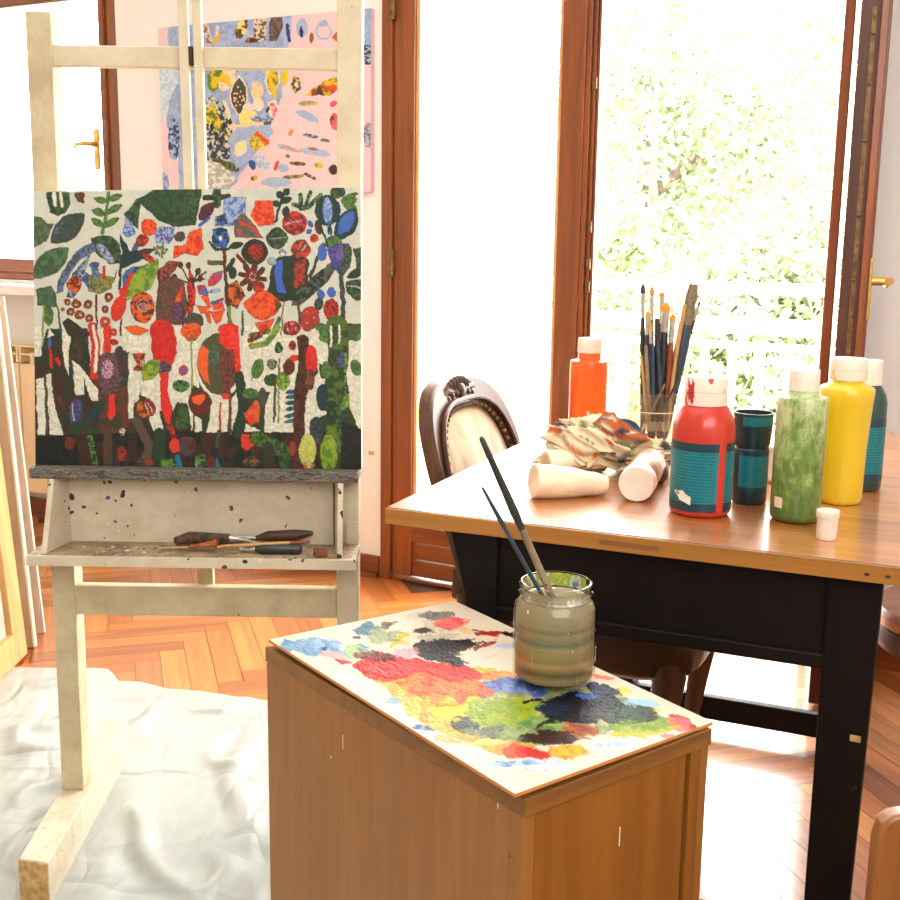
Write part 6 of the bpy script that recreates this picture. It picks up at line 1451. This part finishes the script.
for (x, y, rx, ry, c1, c2, ro) in ((730, 245, 24, 6, (160, 150, 120), (226, 190, 120), -3), (728, 275, 28, 9, SB, None, 25), (790, 245, 9, 8, (220, 90, 110), None, 0), (792, 285, 10, 18, (226, 90, 110), (120, 60, 60), 0), (735, 322, 18, 5, (80, 90, 110), SB, 8), (770, 333, 12, 4, (120, 110, 110), None, 8), (690, 315, 5, 9, (216, 150, 80), None, 20), (680, 350, 24, 6, SB, None, 18), (690, 352, 24, 3, (220, 150, 130), None, 18),
                                   (745, 360, 38, 9, SB, (180, 190, 214), 10), (740, 352, 12, 4, (170, 120, 90), None, 12), (704, 387, 20, 5, (130, 110, 70), (90, 80, 60), 4), (755, 392, 10, 6, (222, 190, 50), (150, 150, 60), 0), (790, 402, 12, 12, (110, 70, 50), (70, 60, 50), 0), (672, 398, 14, 9, SB, None, 0), (620, 385, 24, 14, SB, (214, 216, 220), 30), (597, 390, 7, 12, (50, 90, 150), None, -10),
                                   (655, 392, 5, 12, (206, 90, 80), None, 20), (602, 420, 9, 6, (200, 180, 60), (80, 60, 50), 0), (695, 418, 30, 5, (120, 90, 60), (150, 140, 90), -8), (655, 432, 36, 12, (168, 186, 214), None, 0), (635, 260, 4, 8, (90, 60, 60), None, 0), (682, 370, 6, 4, (120, 120, 60), None, 20), (795, 300, 10, 10, (226, 110, 110), None, 0), (740, 420, 22, 4, (90, 60, 60), PK, 25)):
    p.ell(x, y, rx, ry, c1, c2, rot=ro)
wp_ = gridmesh('abstract_painting', Pw, vcol('matte_wall_paint_art', .7, 200, .1, 0, .2), p.C, backvec=tuple(N * .02), origin=tuple(q[2]))
nb = 420 * 330; co = wp_.data.color_attributes['paint']; arr = np.empty(len(wp_.data.vertices) * 4, np.float32); co.data.foreach_get('color', arr); arr = arr.reshape(-1, 4); arr[nb:, :3] = lin((232, 190, 196)); co.data.foreach_set('color', arr.ravel())
tag(wp_, 'pink and light blue abstract canvas hanging on the wall behind the easel', 'painting')
o = tag(MB().box(-.011, .011, -.0015, 0, -.007, .007).build('masking_tape', M['stretcher']), 'scrap of tan masking tape stuck on the wall left of the door frame', 'tape')
o.location = tuple(onwall(371.5, 453, -.0005)); o.rotation_euler = (0, 0, -WB)

# ================================================================== DROP CLOTH
edge = [(0, 668), (28, 670), (55, 671), (92, 672), (108, 673), (118, 685), (140, 686), (165, 692), (200, 694), (240, 700), (266, 704)]
epts = [onz(x, y, 0) for x, y in edge]
xs_e = [q[0] for q in epts]; ys_e = [q[1] for q in epts]
def yedge(x): return float(np.interp(x, [-2.2] + xs_e + [-.12, .0], [3.05] + ys_e + [2.78, 2.78]))
GX, GY = 200, 220
V_, F_ = [], []
xr = cF[0] - 0.02
for j in range(GY + 1):
    for i in range(GX + 1):
        x = -2.0 + (xr + 2.0) * i / GX; t_ = j / GY; ye = yedge(x) + .02 * (float(fnoise(np.array(x * 5.0 + 40), np.array(3.3), 2)) - .5); y = .72 + (ye - .72) * t_
        V_.append([x, y, 0])
V_ = np.array(V_); X, Y = V_[:, 0], V_[:, 1]
h = .006 + .006 * np.maximum(0, fnoise(X * 2.2 + 60, Y * 2.0 + 60, 3) - .40)
def fold(x0, y0, x1, y1, w, hh):
    dx, dy = x1 - x0, y1 - y0; l = math.hypot(dx, dy); t_ = np.clip(((X - x0) * dx + (Y - y0) * dy) / l ** 2, 0, 1)
    wob = .02 * np.sin(t_ * 7 + x0 * 9); d_ = ((X - x0 - t_ * dx) * dy - (Y - y0 - t_ * dy) * dx) / l + wob
    e_ = np.hypot(np.maximum(0, -((X - x0) * dx + (Y - y0) * dy) / l), np.maximum(0, ((X - x1) * dx + (Y - y1) * dy) / l))
    return hh * np.exp(-(d_ / w) ** 2) * np.exp(-(e_ / .06) ** 2) * np.sin(np.pi * (.1 + .8 * t_))
def gp(x, y): q = onz(x, y, 0); return q[0], q[1]
for (a_, b_, w, hh) in (((110, 800), (185, 900), .022, .020), ((245, 740), (235, 860), .03, .018), ((180, 720), (245, 705), .02, .012), ((85, 715), (10, 740), .025, .014), ((60, 760), (0, 735), .03, .014), ((200, 745), (240, 780), .02, .010), ((5, 820), (60, 780), .03, .012), ((150, 700), (120, 760), .02, .010), ((210, 900), (225, 830), .03, .012), ((30, 690), (90, 680), .02, .012)):
    h += fold(*gp(*a_), *gp(*b_), w, hh)
h += .0035 * (1 - np.abs(fnoise(X * 6 + 10, Y * 5 + 80, 3) - .5) * 6).clip(0, 1)
inb = lambda x0, x1, y0, y1, m_: np.clip(1 - np.maximum(np.maximum(x0 - X, X - x1), np.maximum(y0 - Y, Y - y1)) / m_, 0, 1)
# pressed flat below the easel feet and the cabinet
fx = max(f2[0], b2[0])
k_ = np.maximum(inb(f1[0] - .03, fx + .02, f1[1] - .3, b1[1] + .05, .05), inb(f1[0] + sh - .02, fx + sh + .03, f1[1] - .3, b1[1] + .05, .05))
rel = (np.stack([X, Y], 1) - cF[:2]); lu = rel @ eR[:2]; lv = rel @ eL[:2]
k2_ = np.clip(1 - np.maximum(np.maximum(-lu, lu - lR), np.maximum(-lv, lv - lL)) / .05, 0, 1)
k_ = np.maximum(k_, k2_)
V_[:, 2] = h * (1 - k_) + .0006 * k_
edgeF = np.clip(np.tile(np.arange(GX + 1), GY + 1) * 0 + 1, 0, 1)
F_ = [(j * (GX + 1) + i, j * (GX + 1) + i + 1, (j + 1) * (GX + 1) + i + 1, (j + 1) * (GX + 1) + i) for j in range(GY) for i in range(GX)]
top_ = [tuple(v) for v in V_]
dc = MB().raw(top_, F_)
dco = dc.build('drop_cloth', M['cloth'], smooth=True, angle=80)
tag(dco, 'creased pale grey-green plastic drop cloth spread on the parquet under the easel', 'drop cloth')
easel.location.z = 0.0

# ================================================================== CANVASES LEANING AT THE LEFT EDGE
def leaning(name, pr, yfar, ln, ht, lean, th, label, back, xshift=0.0, frame=.045, mat=None):
    """panel whose far lower corner stands at pr; runs towards the camera, top leaning left"""
    o = thing(name, pr, label, 'canvas', 'canvases leaning at the left')
    rot = Matrix.Rotation(-lean, 4, 'Y')
    def R_(mb):
        mb.v = [tuple(rot @ Vector(v)) for v in mb.v]; return mb
    if back:      # seen from behind: stretcher bars round grey linen
        kid(R_(MB().box(-th, 0, -frame, 0, frame, ht)), 'stretcher_bar', M['stretcher'], o, bevel=.002)
        kid(R_(MB().box(-th, 0, -ln, -ln + frame, frame, ht)), 'stretcher_bar', M['stretcher'], o, bevel=.002)
        kid(R_(MB().box(-th, 0, -ln, 0, 0, frame)), 'stretcher_bar', M['stretcher'], o, bevel=.002)
        kid(R_(MB().box(-th, 0, -ln, 0, ht, ht + frame)), 'stretcher_bar', M['stretcher'], o, bevel=.002)
        kid(R_(MB().box(-th - .002, -th + .004, -ln + .002, -.002, .002, ht + frame - .002)), 'canvas_sheet', M['linen'], o)
    else:
        kid(R_(MB().box(-th, 0, -ln, 0, 0, ht)), 'panel', mat, o, bevel=.001)
    return o
t = NT('pale_painted_canvas_edge'); n_ = t.noise(t.coords((6, 6, 3)), 1.0, 4, .6)
t.base(t.ramp(n_, [(.4, (236, 222, 208)), (.55, (226, 214, 200)), (.62, (178, 196, 146)), (.7, (232, 206, 204))])); t.p(Roughness=.7)
c1_ = onz(28, 656, .0)
leaning('stretched_canvas', (c1_[0], c1_[1], .008), 0, .75, 1.05, .07, .02, 'back of a large canvas with pine stretcher bars at the left edge', True, frame=.085)
def upright(name, pr, wd, ht, lean, th, label, mat, emat):
    """panel facing the camera whose lower right corner stands at pr"""
    o = thing(name, pr, label, 'canvas', 'canvases leaning at the left')
    rot = Matrix.Rotation(-lean, 4, 'Y') @ Matrix.Rotation(-.05, 4, 'X')
    for nm, mb, mt in (('panel', MB().box(-wd, -.006, 0, th, 0, ht), mat), ('edge', MB().box(-.0055, 0, 0, th, 0, ht), emat)):
        mb.v = [tuple(rot @ Vector(v)) for v in mb.v]; kid(mb, nm, mt, o)
c2_ = onz(36.5, 655, 0)
upright('stretched_canvas', (c2_[0] - .022, c2_[1] + .05, .004), .3, 1.15, .075, .02, 'canvas with a brown dusty face standing just behind the stretcher-bar canvas', wood('dusty_brown_face', (176, 140, 104), (204, 172, 134), 2, 1, .7, .1), M['creamp'])
c3_ = onz(41, 637, 0)
upright('painted_panel', (c3_[0], c3_[1] + .03, .002), .3, 1.0, .085, .012, 'pale pink and green painted panel, farthest of the leaning canvases', t.m, t.m)
